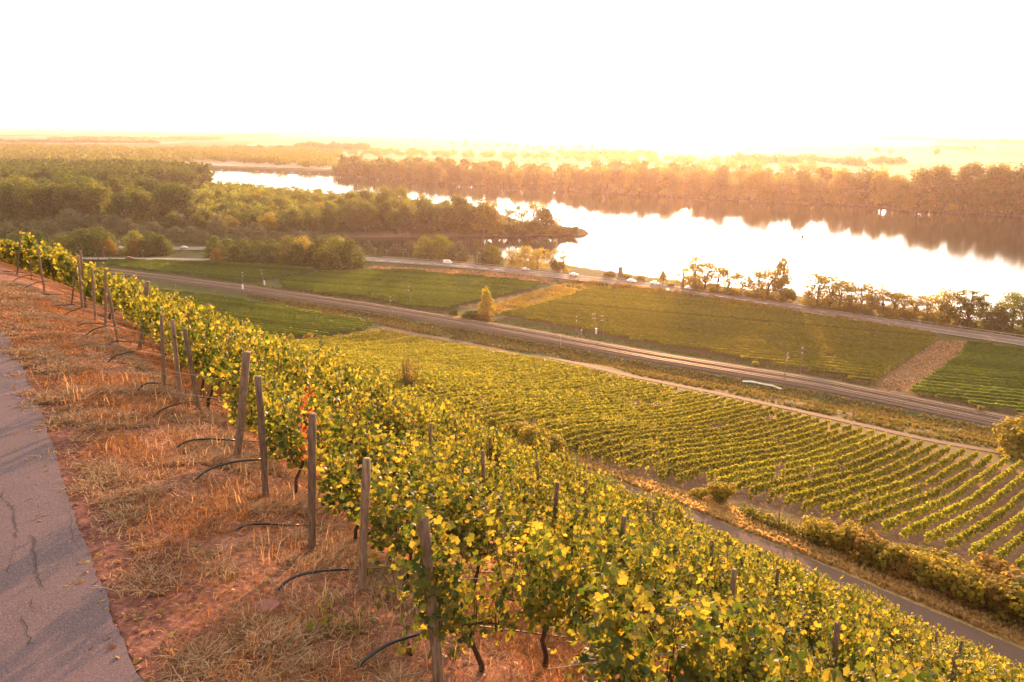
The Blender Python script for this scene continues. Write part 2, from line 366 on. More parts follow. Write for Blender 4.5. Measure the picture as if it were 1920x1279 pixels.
# ---------------------------------------------------------------- leaves
def leaf_template(n=9, cup=.18):
    """a lobed vine leaf of n rim points round its centre"""
    rad_ = {9: [.42,.80,.70,.92,.76,1.0,.76,.92,.70,.80,.42]}[9]
    ang_ = [-100,-135,-165,170,140,90,40,10,-15,-45,-80]
    ang_ = [-110,-140,-172,-205,-235,-270,-305,-335,-368,-400,-430]
    V = [(0, 0, 0)]
    for r, a in zip(rad_, ang_):
        a = math.radians(a); V.append((.55*r*math.cos(a)*1.05, .55*r*math.sin(a), -cup*r*r*.5+(.05 if r < .55 else -.03)))
    F = [(0, i, i+1) for i in range(1, 11)]
    return np.array(V), np.array(F)
LEAF = leaf_template()
LEAF5 = (np.array([(0, -.35, 0), (.42, -.12, -.07), (.3, .35, -.04), (-.3, .35, -.04), (-.42, -.12, -.07), (0, .05, .08)]),
         np.array([(0, 1, 5), (1, 2, 5), (2, 3, 5), (3, 4, 5), (4, 0, 5)]))
QUAD = (np.array([(-.5, -.4, -.06), (.45, -.5, .08), (.5, .4, -.06), (-.4, .5, .08)]), np.array([(0, 1, 2, 3)]))
def frames(N, rng):
    N = N/(np.linalg.norm(N, axis=1, keepdims=True)+1e-9); r = rng.normal(size=N.shape); A = r-N*(r*N).sum(1, keepdims=True)
    A /= np.linalg.norm(A, axis=1, keepdims=True)+1e-9; return A, np.cross(N, A), N
def scatter(tmpl, P, N, s, rng):
    V, F = tmpl; A, B, C = frames(N, rng); s = np.broadcast_to(s, len(P))
    W = P[:, None]+s[:, None, None]*(V[None, :, 0:1]*A[:, None]+V[None, :, 1:2]*B[:, None]+V[None, :, 2:3]*C[:, None])
    G = F[None]+(np.arange(len(P))*len(V))[:, None, None]
    return W.reshape(-1, 3), G.reshape(-1, F.shape[1])
M['vine'] = leaf_mat('vine_leaf', [(.032,.062,.014),(.05,.078,.016),(.085,.095,.018),(.17,.14,.025)], [(.06,.11,.012),(.20,.22,.02),(.38,.34,.03),(.64,.47,.045)], .49, .5, .3)
M['vine_far'] = leaf_mat('vine_leaf_far', [(.06,.09,.02),(.09,.11,.022),(.14,.14,.028)], [(.3,.36,.04),(.4,.44,.05),(.5,.46,.06)], .5, .6, .2)
M['vine_red'] = leaf_mat('red_vine_leaf', [(.16,.03,.015),(.22,.05,.02)], [(.5,.12,.04),(.55,.2,.05)], .5)
def bark(name, c, sc_=14, k=1.6):
    t = NT(name); o = t.obj(); mp = t.n('ShaderNodeMapping', i_Vector=o); mp.inputs['Scale'].default_value = (1, 1, .12)
    f = t.noise(sc_*3, 6, .7, mp.outputs[0]); g = t.noise(sc_*.25, 3, .6, o); oi = t.n('ShaderNodeObjectInfo').outputs['Random']
    a = t.ramp(f, [(.3, [x/k/k for x in c]), (.5, c), (.75, [x*k for x in c])]); a = t.mix(t.ramp(g, [(.35, 0.), (.7, .6)]), a, [c[0]*.6, c[1]*.55, c[2]*.5])
    a = t.mix(1, a, t.ramp(oi, [(0, .7), (1, 1.25)]), 'MULTIPLY'); return t.bsdf(a, .9, 0, .15, t.bump(f, .8, .01))
M['bark'] = bark('vine_bark', (.075, .042, .028)); M['post'] = bark('weathered_wood', (.22, .15, .11), 10, 1.9); M['trunk'] = bark('tree_bark', (.16, .12, .09), 3)
M['hose'] = plain_mat('hose_rubber', (.022, .024, .028), .38, 0, .5); M['drip'] = plain_mat('drip_line', (.16, .10, .055), .5)
M['wire'] = plain_mat('wire_steel', (.42, .36, .30), .35, .8); M['string'] = plain_mat('white_string', (.7, .68, .62), .7)

def vine_points(rng, L=1.3, shoots=13, step=.062, slope=.6, top=(1.0, 1.5), size=(.10, .17)):
    P, N, s = [], [], []
    for k in range(shoots):
        x = rng.uniform(-L/2, L/2); y = rng.normal(0, .07); z = rng.uniform(.5, .8); h = rng.uniform(*top); n = int(h/step); d = rng.normal(0, .05, 2)
        for i in range(n):
            f = i/n; x += (d[0]*.2+rng.normal(0, .02)); y += rng.normal(0, .018)+d[1]*.15*f
            zz = z+i*step*(1 if f < .85 else .4) - (.35*max(0, f-.8) if k % 3 == 0 else 0)
            a = rng.uniform(0, 2*pi); r = rng.uniform(.05, .17)
            side = 1 if math.sin(a) > 0 else -1
            P.append((x+r*math.cos(a)*.7, y+r*math.sin(a)*1.25, zz)); N.append((rng.normal(0, .5), side*rng.uniform(.2, 1.1), rng.uniform(.0, .9)))
            s.append(rng.uniform(*size)*(1 if f < .8 else .72))
    P = np.array(P); P[:, 2] -= slope*P[:, 0]
    return P, np.array(N), np.array(s)
def vine_trunk(rng, slope=.6):
    m = MB(); b = rng.uniform(-.32, .32); pts = [(b, 0, -.15-slope*b), (b*.9+.04, .03, .12-slope*b), (b*.5+rng.uniform(-.06, .06), rng.uniform(-.05, .05), .38), (rng.uniform(-.05, .05), 0, .62), (0, 0, .78)]
    m.tube(pts, [.045, .036, .03, .028, .026], 7, wob=.25, rng=random.Random(int(rng.integers(1e6))))
    for sx in (-1, 1):
        m.tube([(0, 0, .74), (sx*.2, .02, .80-slope*sx*.2), (sx*.6, 0, .80-slope*sx*.6)], [.02, .015, .01], 5)
    for _ in range(7):
        x = rng.uniform(-.55, .55); m.tube([(x, 0, .8-slope*x), (x+rng.normal(0, .06), rng.normal(0, .05), 1.4-slope*x), (x+rng.normal(0, .1), rng.normal(0, .08), 1.95-slope*x)], [.007, .005, .003], 4)
    return m
rng = np.random.default_rng(11)
VP_ = []
for k in range(9):
    P, N, s = vine_points(rng, shoots=31 if k < 6 else 24, step=.055, top=(.75, 1.6) if k % 3 else (1.0, 1.95), size=(.075, .14))
    V, F = scatter(LEAF, P, N, s, rng); VP_.append((mesh_np('vine_foliage', V, F, M['vine']), vine_trunk(rng).me('vine_trunk', M['bark'], True)))
P, N, s = vine_points(rng, shoots=9, top=(.5, .9)); V, F = scatter(LEAF, P, N, s, rng); REDV = mesh_np('red_foliage', V, F, M['vine_red'])
ROWSP = 1.93
ROWT = [4.3, 6.2, 8.5, 10.1, 12.4, 14.8, 17.2, 19.5, 21.4]
while ROWT[-1] < 205: ROWT.append(ROWT[-1]+ROWSP)
ROWT = [.4, 2.4]+ROWT
NTH = ['zeroth','first','second','third','fourth','fifth','sixth','seventh','eighth','ninth','tenth','eleventh','twelfth','thirteenth','fourteenth','fifteenth','sixteenth','seventeenth','eighteenth','nineteenth','twentieth']
def nth(i):
    if i <= 20: return NTH[i]
    t_ = ['', '', 'twenty', 'thirty', 'forty', 'fifty', 'sixty', 'seventy', 'eighty', 'ninety'][(i//10) % 10]; h_ = 'hundred-and-' if i >= 100 else ''
    if i >= 100 and i % 100 <= 20: return 'hundredth' if i == 100 else h_+NTH[i % 100]
    return h_+(t_+'-'+NTH[i % 10] if i % 10 else t_[:-1]+'ieth')
cand = []; rs = random.Random(3)
for ri, T in enumerate(ROWT):
    d0 = float(delta(np.array(T))); S = float(np.interp(T, [10, 20, 30, 42, 50, 64], [4.6, 5.2, 6.0, 6.3, 5.4, 4.6]))-d0*(T < 64)*0-d0*(T >= 64)*1.0+rs.uniform(-.1, .2)
    if T < 5: S = 5.1
    elif abs(T-6.2) < .1: S = 4.15
    elif T > 11 and rs.random() < .35: S += 1.2
    k = 0
    while S+d0 < 59.8:
        Tj = T+rs.uniform(-.05, .05); x, y = xy(S, Tj); z = Hs(x, y)
        if Hh(np.array([x]), np.array([y]))[0] > 4.8:
            u, v, D = proj((x, y, z+1)); k += 1
            if -120 < u < 2050 and v < 1500 and D > 2:
                cand.append((D, x, y, z, ri, k, S+d0))
        S += 1.22
cand.sort()
ANG = math.atan2(NY, NX)
near, rest = cand[:285], cand[285:]
rs = random.Random(8); proto = []
HABIT = ['low leafy', 'dense green', 'tall tangled', 'yellowing', 'loose-shooted', 'thick bushy', 'thin open', 'golden-topped', 'ragged']
for D, x, y, z, ri, k, Se in near:
    if Se < 5.4 and rs.random() < .0: continue
    i = rs.randrange(9) if D > 16 else rs.randrange(6)
    r = empty('grapevine', (x, y, z), ANG+(pi if False else 0)); a = ob('foliage', VP_[i][0], r); b = ob('trunk', VP_[i][1], r)
    uu_ = float(proj((x, y, z+1))[0]); tall_ = 1.3 if (60 < uu_ < 135 or 225 < uu_ < 290) and D > 20 else (1.2 if 18 < ROWT[ri] < 50 else 1)
    slope = .6 if Se > 7 else .5; r.scale = (1, rs.uniform(.8, 1.35), rs.uniform(.84, 1.16)*tall_)
    tag(r, f'leafy grapevine, {nth(k)} down the slope in the {nth(ri+1)} row from the bottom edge', 'grapevine', 'grapevines trellised on the steep slope')
    if 13 < y < 99 and False: pass
# the vines too many to count: one mass of small leaves
rng = np.random.default_rng(21); AP, AN, AS = [], [], []
protos = [vine_points(rng, shoots=16, step=.11, top=(1.0, 1.5), size=(.17, .28)) for _ in range(10)]
protos2 = [vine_points(rng, shoots=13, step=.17, top=(1.0, 1.5), size=(.30, .44)) for _ in range(8)]
ca, sa = math.cos(ANG), math.sin(ANG)
for D, x, y, z, ri, k, Se in rest:
    P, N, s = (protos[rng.integers(10)] if D < 75 else protos2[rng.integers(8)])
    f = rng.uniform(.82, 1.18)*(1.35 if 60 < proj((x, y, z+1))[0] < 135 and D < 70 else (1.2 if 18 < ROWT[ri] < 50 and Se < 16 else 1)); q = P.copy(); q[:, 2] *= f; q[:, 1] *= rng.uniform(.9, 1.3)
    AP.append(np.stack([x+q[:, 0]*ca-q[:, 1]*sa, y+q[:, 0]*sa+q[:, 1]*ca, z+q[:, 2]], 1)); AN.append(np.stack([N[:, 0]*ca-N[:, 1]*sa, N[:, 0]*sa+N[:, 1]*ca, N[:, 2]], 1)); AS.append(s)
AP, AN, AS = map(np.concatenate, (AP, AN, AS)); V, F = scatter(LEAF5 if len(AP) < 450000 else QUAD, AP, AN, AS, rng)
print('far vines', len(rest), 'leaves', len(AP))
tag(ob('hillside_vines', mesh_np('hillside_vines', V, F, M['vine'])), 'golden-lit mass of trellised vines covering the steep slope below the path', 'vines', kind='stuff')

# ---------------------------------------------------------------- posts
def post_mesh(h, lean, rad, rs):
    m = MB(); n = 7; pts = [(lean[0]*(i/n)+rs.uniform(-.006, .006), lean[1]*(i/n), -.25+(h+.25)*i/n) for i in range(n+1)]
    m.tube(pts, [rad*rs.uniform(.94, 1.06)*(1 if i < n else .93) for i in range(n+1)], 10, wob=.04, rng=rs); return m
rs = random.Random(4)
END_POSTS = [((1125,1128),(1108,1330),.115,'thick split wooden post wound with white string at the bottom edge'),
 ((793,972),(826,1285),.075,'pale grey post half wrapped in dark green leaves above the bright drip line'),
 ((687,860),(676,1108),.068,'straight brown post between the leafy wrapped post and the red-leafed vine'),
 ((585,776),(583,1030),.062,'narrow grey post directly below the red leaves'),
 ((484,706),(499,934),.062,'slim grey post just right of the thick leaning brown post'),
 ((463,660),(441,860),.085,'thick brown post leaning to the right, the stoutest along the slope edge'),
 ((346,617),(374,768),.062,'smooth pale post leaning left, the right one of a close pair'),
 ((323,600),(339,757),.060,'pale post with a white cut top and dark charred foot'),
 ((277,528),(259,655),.075,'stout brown post leaning right beside a thick green vine'),
 ((303,590),(306,730),.06,'dark post buried in leaves left of the white-topped post'),
 ((203,540),(222,645),.055,'sunlit thin post leaning left behind a white-capped upright post'),
 ((198,505),(196,610),.06,'upright white-capped post crossing the thin sunlit leaning one'),
 ((173,503),(178,602),.052,'slim straight post standing alone between two pairs'),
 ((151,470),(160,575),.052,'tall weathered post of the tight far pair, leaning left'),
 ((147,480),(153,577),.048,'shorter straight post of the tight far pair'),
 ((143,505),(131,570),.05,'post leaning right just left of the tight far pair'),
 ((70,462),(84,548),.05,'long post leaning left at a tall bushy vine'),
 ((38,447),(30,515),.05,'dark post leaning right near the top of the rise'),
 ((2,449),(1,492),.05,'post cut by the left edge of the view'),
 ((57,487),(58,525),.045,'short thin post behind the long left-leaning one')]
for (tu, tv), (bu, bv), rad, lab in END_POSTS:
    b = gp(bu, bv); d = ray(tu, tv); t = b[1]/d[1]; top = d*t+np.array([0, 0, CAMZ])
    h = top[2]-b[2]; m = post_mesh(h, (top[0]-b[0], 0), rad*.86*h/2.05, rs); print('post', [round(float(q), 2) for q in b], 'h', round(float(h), 2))
    o = m.ob('vineyard_post', M['post'], loc=tuple(b), smooth=True); tag(o, lab, 'post', 'wooden end posts of the vine rows')
    if 'string' in lab:
        s = MB(); pts = [((top[0]-b[0])*f+.13*math.cos(9*f*6), .13*math.sin(9*f*6), h*f) for f in np.linspace(.15, .55, 60)]; s.tube(pts, .005, 4)
        s.ob('string', M['string'], o)
mid = [post_mesh(2.15, (rs.uniform(-.12, .12), rs.uniform(-.05, .05)), .045, rs).me('vineyard_post', M['post'], True) for _ in range(5)]
npost = 0
for ri, T in enumerate(ROWT[:26]):
    d0 = float(delta(np.array(T)))
    for j in range(1, 9):
        Se = 3.7+5.4*j+rs.uniform(-.3, .3); x, y = xy(Se-d0, T+rs.uniform(-.04, .04)); z = Hs(x, y); u, v, D = proj((x, y, z+1.8))
        if Se > 55 or not (-50 < u < 1980 and v < 1300): continue
        o = ob('trellis_post', mid[rs.randrange(5)], loc=(x, y, z)); o.rotation_euler = (0, 0, rs.uniform(0, 6)); npost += 1
        tag(o, f'dark trellis post, {nth(j)} down the slope in the {nth(ri+1)} row from the bottom edge', 'post', 'posts inside the vine rows')
print('mid posts', npost)
# wires
for ri, T in enumerate(ROWT[1:15]):
    d0 = float(delta(np.array(T)))
    for wz, wn_ in ((.85, 'lower'), (1.35, 'upper')):
        m = MB(); pts = []
        for S in np.arange(3.75, 34, 1.5):
            x, y = xy(S-d0, T); pts.append((x, y, Hs(x, y)+wz+.02*math.sin(S*1.1)))
        m.tube(pts, .0045, 4); tag(m.ob('trellis_wire', M['wire']), f'thin {wn_} trellis wire strung down the {nth(ri+2)} vine row from the bottom edge', 'wire', 'trellis wires of the vine rows')
# irrigation hoses: a thick feed rising from the soil, then a thin drip line along the row
HOSES = [([(652,1258),(690,1232),(735,1205),(790,1188)], [(850,1174),(870,1171),(960,1182),(1060,1195),(1105,1202)], 'black hose rising to the bright drip line at the wrapped post'),
 ([(510,1106),(545,1085),(590,1072),(640,1068)], [(700,1066),(780,1060),(900,1072)], 'black hose curving up beside the flat red stone'),
 ([(425,998),(455,987),(490,982),(550,985)], [(600,990),(690,992),(760,995)], 'black hose under the narrow grey post below the red leaves'),
 ([(355,903),(385,884),(430,868),(480,862)], [(540,860),(580,868),(640,880)], 'black hose reaching the slim grey post from below'),
 ([(320,840),(350,828),(390,823),(430,825)], [(500,829),(540,832),(570,838)], 'black hose crossing the thick leaning post'),
 ([(282,783),(300,770),(335,757)], [(370,752),(420,756),(460,765)], 'black hose at the dark foot of the white-topped post'),
 ([(250,738),(268,722),(290,718)], [(320,722),(340,724)], 'short dark hose climbing left of the pale pair'),
 ([(198,680),(215,668),(245,660)], [(275,652),(300,650)], 'dark hose beneath the stout leaning post'),
 ([(190,650),(215,640),(240,641)], [(275,642),(300,642)], 'flat dark hose just above the lower one at the stout post'),
 ([(152,632),(175,618),(200,612)], [(222,615),(240,622)], 'dark hose crossing the thin sunlit post foot'),
 ([(135,612),(160,606),(195,608)], [(225,615),(250,622)], 'low dark hose by the straight slim post'),
 ([(112,594),(130,585),(160,576)], [(190,580),(205,584)], 'dark hose rising to the tight far pair of posts'),
 ([(88,577),(105,573),(135,571)], [(160,568),(175,566)], 'thin dark hose left of the tight far pair'),
 ([(55,548),(80,554),(110,552)], [(130,553),(150,556)], 'thin dark hose by the long left-leaning post'),
 ([(38,542),(60,533),(85,527)], [(105,530),(125,540)], 'dark hose sloping up past the long left-leaning post'),
 ([(18,528),(40,519),(60,516)], [(80,520),(95,523)], 'small dark hose near the dark right-leaning post'),
 ([(-5,508),(15,509),(40,511)], [(55,510),(70,512)], 'farthest dark hose at the top of the rise')]
for A, B, lab in HOSES:
    g0 = gp(*A[0]); allp = A+B; n = len(allp); pts = []
    # the row plane that the hose follows
    S0, T0 = st(g0[0], g0[1])
    for i, (u, v) in enumerate(allp):
        d = ray(u, v); t = T0/(-NY*d[0]+NX*d[1]); p = d*t+np.array([0, 0, CAMZ]); p[2] = max(p[2], Hs(p[0], p[1])+.02); pts.append(p)
    pts[0][2] -= .1
    def spl(pp, k=5):
        out = []; pp = [np.array(p) for p in pp]
        for i in range(len(pp)-1):
            a, b, c, d = pp[max(i-1, 0)], pp[i], pp[i+1], pp[min(i+2, len(pp)-1)]
            for j in range(k):
                t = j/k; out.append(.5*((2*b)+(c-a)*t+(2*a-5*b+4*c-d)*t*t+(3*b-a-3*c+d)*t**3))
        return out+[pp[-1]]
    full = spl(pts); nA = (len(A))*5-4
    r = empty('irrigation_hose', tuple(g0)); m = MB(); loc = lambda L: [p-g0 for p in L]
    m.tube(loc(full[:nA+1]), .021, 8); m.ob('feed_pipe', M['hose'], r, smooth=True)
    m = MB(); ext = []
    q = full[-1]; S1, _ = st(q[0], q[1]); hz = q[2]-Hs(q[0], q[1])
    for S in np.arange(S1+1, S1+9, 1.):
        x, y = xy(S, T0); ext.append(np.array([x, y, Hs(x, y)+max(.35, hz)]))
    m.tube(loc(full[nA:]+ext), .011, 6); m.ob('drip_line', M['drip'], r, smooth=True)
    tag(r, lab, 'hose', 'irrigation hoses at the row ends')
# red-leafed vine and low shoots
b = gp(590, 920); r = empty('red_vine', tuple(xy(4.6, 9.9))+(Hs(*xy(4.6, 9.9)),), ANG)
rng = np.random.default_rng(2); top = at(575, 715, 0); 
g = gp(583, 1030); P = []
for i in range(52):
    f = rng.uniform(0, 1); u = 578+rng.normal(0, 5+7*(1-f)); v = 725+(1-f)*135; d = ray(u, v); t = (g[1]+.75)/d[1]; P.append(d*t+np.array([0, 0, CAMZ]))
P = np.array(P)-np.array(r.location); c_, s_ = math.cos(-ANG), math.sin(-ANG); P = np.stack([P[:, 0]*c_-P[:, 1]*s_, P[:, 0]*s_+P[:, 1]*c_, P[:, 2]], 1)
V, F = scatter(LEAF, P, rng.normal(size=(len(P), 3))+[0, -1, .3], rng.uniform(.07, .11, len(P)), rng)
ob('foliage', mesh_np('red_foliage', V, F, M['vine_red']), r)
m = MB(); m.tube([(0, 0, -.1), (0.05, -.1, .8), tuple(P.mean(0))], [.012, .008, .004], 5); m.ob('stem', M['bark'], r); tag(r, 'bright red leaves climbing above the narrow grey post', 'vine')
def shoot(u, v, n, h, lab, spread=.22, size=(.07, .12), mat='vine'):
    g = gp(u, v); r = empty('vine_shoot', tuple(g)); rr = np.random.default_rng(int(u*7+v)); P = np.stack([rr.normal(0, spread, n), rr.normal(0, spread, n), rr.uniform(.03, h, n)], 1)
    V, F = scatter(LEAF, P, rr.normal(size=(n, 3))+[0, 0, .8], rr.uniform(*size, n), rr); ob('foliage', mesh_np('shoot_foliage', V, F, M[mat]), r)
    m = MB()
    for k in range(4): m.tube([(0, 0, -.03), tuple(P[k]*.6), tuple(P[k])], [.006, .004, .003], 4)
    m.ob('stem', M['bark'], r); tag(r, lab, 'plant', 'low leafy shoots by the row ends')
shoot(615,1180,16,.22,'low yellow-green shoot in dry grass left of the wrapped post'); shoot(665,1185,26,.3,'bright yellow shoot sprawling in straw by the drip line')
shoot(775,1230,22,.35,'broad yellow leaves hanging over the black hose',.14,(.10,.17)); shoot(745,1120,40,.75,'leafy green shoot left of the wrapped post',.2)
shoot(535,830,26,.35,'small shoot at the foot of the slim pale post',.3); shoot(1085,1262,60,.7,'leafy shoot pressed against the string-wound post',.22); shoot(850,1240,18,.3,'soft green weed in the orange straw',.12)
shoot(262,1165,10,.1,'tiny green weed tuft on bare soil by the asphalt',.08,(.04,.06)); shoot(690,1090,18,.45,'trailing yellow leaves on the straight brown post',.07,(.06,.09))
# flat red stone
g = gp(499, 1140); m = MB(); bmx = [(-.17,-.13),(.16,-.14),(.19,.06),(.1,.12),(-.16,.13)]
m.add([(x, y, -.03) for x, y in bmx]+[(x*.96, y*.96, .035+.01*math.sin(x*9)) for x, y in bmx], [(0,1,2,3,4)[::-1], (5,6,7,8,9)]+[(i, (i+1) % 5, 5+(i+1) % 5, 5+i) for i in range(5)])
M['redstone'] = plain_mat('red_stone', (.24, .105, .09), .9, 0, .2, .3, 14)
o = m.ob('stone', M['redstone'], loc=tuple(g+[0, 0, .01])); o.rotation_euler = (.05, -.06, -.3); tag(o, 'flat reddish stone lying in dry grass by the hose', 'stone')

# ---------------------------------------------------------------- dry grass
M['straw'] = leaf_mat('dry_grass', [(.11,.045,.03),(.26,.12,.06),(.52,.35,.21),(.14,.08,.045),(.62,.46,.30),(.68,.53,.37)], [(.4,.18,.07),(.55,.3,.12),(.6,.36,.16)], .4, .7, .2)
M['straw_red'] = leaf_mat('rusty_straw', [(.18,.07,.03),(.34,.14,.05),(.40,.20,.085)], [(.45,.18,.05),(.6,.28,.09),(.6,.3,.1)], .35, .7, .2)
def noise2(x, y, sc_):
    return .5+.25*(np.sin(x*sc_+1.7*np.sin(y*sc_*.7))+np.sin(y*sc_*1.3+2.1*np.sin(x*sc_*.6+1)))
def blades(n, Smin, Smax, T0, T1, hgt, mat, name, label, seed, lie=.8, clump=1.5, thr=.45, pw=1.6):
    rng = np.random.default_rng(seed); nn = n*4
    T = T0+(T1-T0)*rng.random(nn)**pw; Se = rng.uniform(Smin, Smax, nn); S = Se-delta(T); x, y = xy(S, T)
    c = noise2(x, y, clump)*.6+noise2(x+9, y-4, clump*3.1)*.4; edge = np.clip((Se-1.05)/1.5, .0, 1)
    keep = rng.random(nn) < np.clip((c-thr)*3, .04, 1)*edge; x, y, c = x[keep][:n], y[keep][:n], c[keep][:n]; n = len(x)
    # gather blades into tufts
    q = rng.random(n) < .75; gx = np.round(x/.16)*.16+.05*np.sin(y*31); gy = np.round(y/.16)*.16+.05*np.sin(x*27)
    x = np.where(q, gx+rng.normal(0, .035, n), x); y = np.where(q, gy+rng.normal(0, .035, n), y)
    z = H(x, y, False); D = np.hypot(x, y); h = rng.uniform(*hgt, n)*(.5+c); a = rng.uniform(0, 2*pi, n); w_ = rng.uniform(.003, .0075, n)*np.clip(D/9, 1, 4)
    L = lie*rng.uniform(.5, 1.6, n); dx, dy = np.cos(a), np.sin(a); b = np.stack([x, y, z-.02], 1); side = np.stack([-dy, dx, 0*dx], 1)*w_[:, None]
    d = np.stack([dx, dy, 0*dx], 1); up = np.array([0, 0, 1.])
    m1 = b+d*(h*L*.35)[:, None]+up*(h*.6/(1+L*.6))[:, None]; tp = b+d*(h*L)[:, None]+up*(h*(.9/(1+L*.9)))[:, None]
    V = np.stack([b-side, b+side, m1+side*.8, m1-side*.8, tp], 1).reshape(-1, 3); i = np.arange(n)[:, None]*5
    F = np.concatenate([i+[0, 1, 2, 3]]); me_v = V
    F2 = i+np.array([3, 2, 4, 4]); F2 = np.stack([F2[:, 0], F2[:, 1], F2[:, 2]], 1)
    tri = np.concatenate([i+[0, 1, 2], i+[0, 2, 3], F2]); o = ob(name, mesh_np(name, me_v, tri, M[mat])); tag(o, label, 'grass', kind='stuff'); return o
blades(210000, .95, 5.0, 2, 46, (.06, .21), 'straw', 'dry_grass', 'tufts of dry straw-coloured grass between the asphalt path and the vines', 1, 1.0, 1.7, .51)
blades(110000, 1.6, 14, 2, 40, (.08, .24), 'straw_red', 'rusty_straw', 'rusty dry grass under the first vines of the slope', 2, .8, 1.1, .3)
blades(2000, 2, 9, 3, 22, (.3, .55), 'straw', 'tall_dry_stems', 'scattered tall dry stems at the row ends', 3, .35, 2, .3)

# fallen leaves and little red stones on the verge
rng = np.random.default_rng(44); n = 1500; T = 2+30*rng.random(n)**1.6; Se = rng.uniform(.6, 7.5, n); x, y = xy(Se-delta(T), T); z = H(x, y, False)+.035
V, F = scatter(LEAF, np.stack([x, y, z], 1), rng.normal(0, .35, (n, 3))+[0, 0, 1], rng.uniform(.05, .11, n), rng)
M['litter'] = leaf_mat('fallen_leaf', [(.16,.09,.03),(.30,.19,.05),(.22,.08,.03),(.35,.26,.07)], [(.3,.16,.04),(.4,.25,.05)], .25)
tag(ob('fallen_leaves', mesh_np('fallen_leaves', V, F, M['litter'])), 'brown and yellow fallen vine leaves scattered over the verge', 'leaves', kind='stuff')
n = 1400; T = 2+26*rng.random(n)**1.6; Se = np.where(rng.random(n) < .5, rng.uniform(.85, 1.9, n), rng.uniform(.9, 8, n)); x, y = xy(Se-delta(T), T); z = H(x, y, False)+.01
oc = np.array([(1,0,0),(0,1,0),(-1,0,0),(0,-1,0),(0,0,.7),(0,0,-.7)], float); of = np.array([(0,1,4),(1,2,4),(2,3,4),(3,0,4),(1,0,5),(2,1,5),(3,2,5),(0,3,5)])
s_ = rng.gamma(2., .008, n)+.008; W = oc[None]*s_[:, None, None]*rng.uniform(.6, 1.4, (n, 6, 1))+np.stack([x, y, z], 1)[:, None]; F = of[None]+(np.arange(n)*6)[:, None, None]
tag(ob('gravel', mesh_np('gravel', W.reshape(-1, 3), F.reshape(-1, 3), M['redstone'])), 'small reddish stones strewn over the soil beside the asphalt', 'gravel', kind='stuff')
# ---------------------------------------------------------------- lower lane, field path
lane_line = [xy(63.3-float(delta(np.array(T))), T) for T in np.arange(-30, 190, 3.)]
lane, _ = ribbon('lane', lane_line, 3.1, M['lane'], .08, .6, 6, rag=.06)
fp_line = PG([(2300,935),(2100,893),(1912,855),(1740,826),(1560,785),(1431,756),(1290,727),(1196,709),(1066,678),(940,657),(849,639),(763,624),(730,617),(713,613)])
fpath, _ = ribbon('field_path', fp_line, 2.9, M['dirt'], .10, 1.0, 6, rag=.08)

# ---------------------------------------------------------------- rows of vines in the fields
def rows_in(poly, d, sp):
    d = np.array(d, float); d /= np.linalg.norm(d); n = np.array([-d[1], d[0]]); q = poly@n; s = poly@d; out = []
    ss = np.arange(s.min(), s.max(), 1.)
    for qq in np.arange(q.min()+sp*.6, q.max()-sp*.3, sp):
        x, y = ss*d[0]+qq*n[0], ss*d[1]+qq*n[1]; m = inside(poly, x, y)
        if m.sum() < 8: continue
        i = np.where(m)[0]; cuts = np.split(i, np.where(np.diff(i) > 1)[0]+1); b = max(cuts, key=len)
        out.append((qq, ss[b[0]], ss[b[-1]], d, n))
    return out
M['row'] = leaf_mat('field_vine_leaf', [(.055,.085,.02),(.08,.10,.022),(.12,.12,.025)], [(.30,.34,.03),(.46,.44,.035),(.60,.50,.04)], .48, .65, .2)
M['row_green'] = leaf_mat('green_vine_leaf', [(.045,.085,.02),(.06,.10,.022),(.09,.115,.025)], [(.20,.34,.03),(.28,.40,.035),(.38,.44,.04)], .45, .65, .2)
WHERE = {'slope': 'in the big curved vineyard', 'west': 'in the small field below the rails', 'bank': 'in the narrow field by the slip road',
         'centre': 'in the field of the golden tree', 'river': 'in the golden field beyond the rails', 'east': 'in the field past the brown strip'}
rng = np.random.default_rng(77); nrow = 0
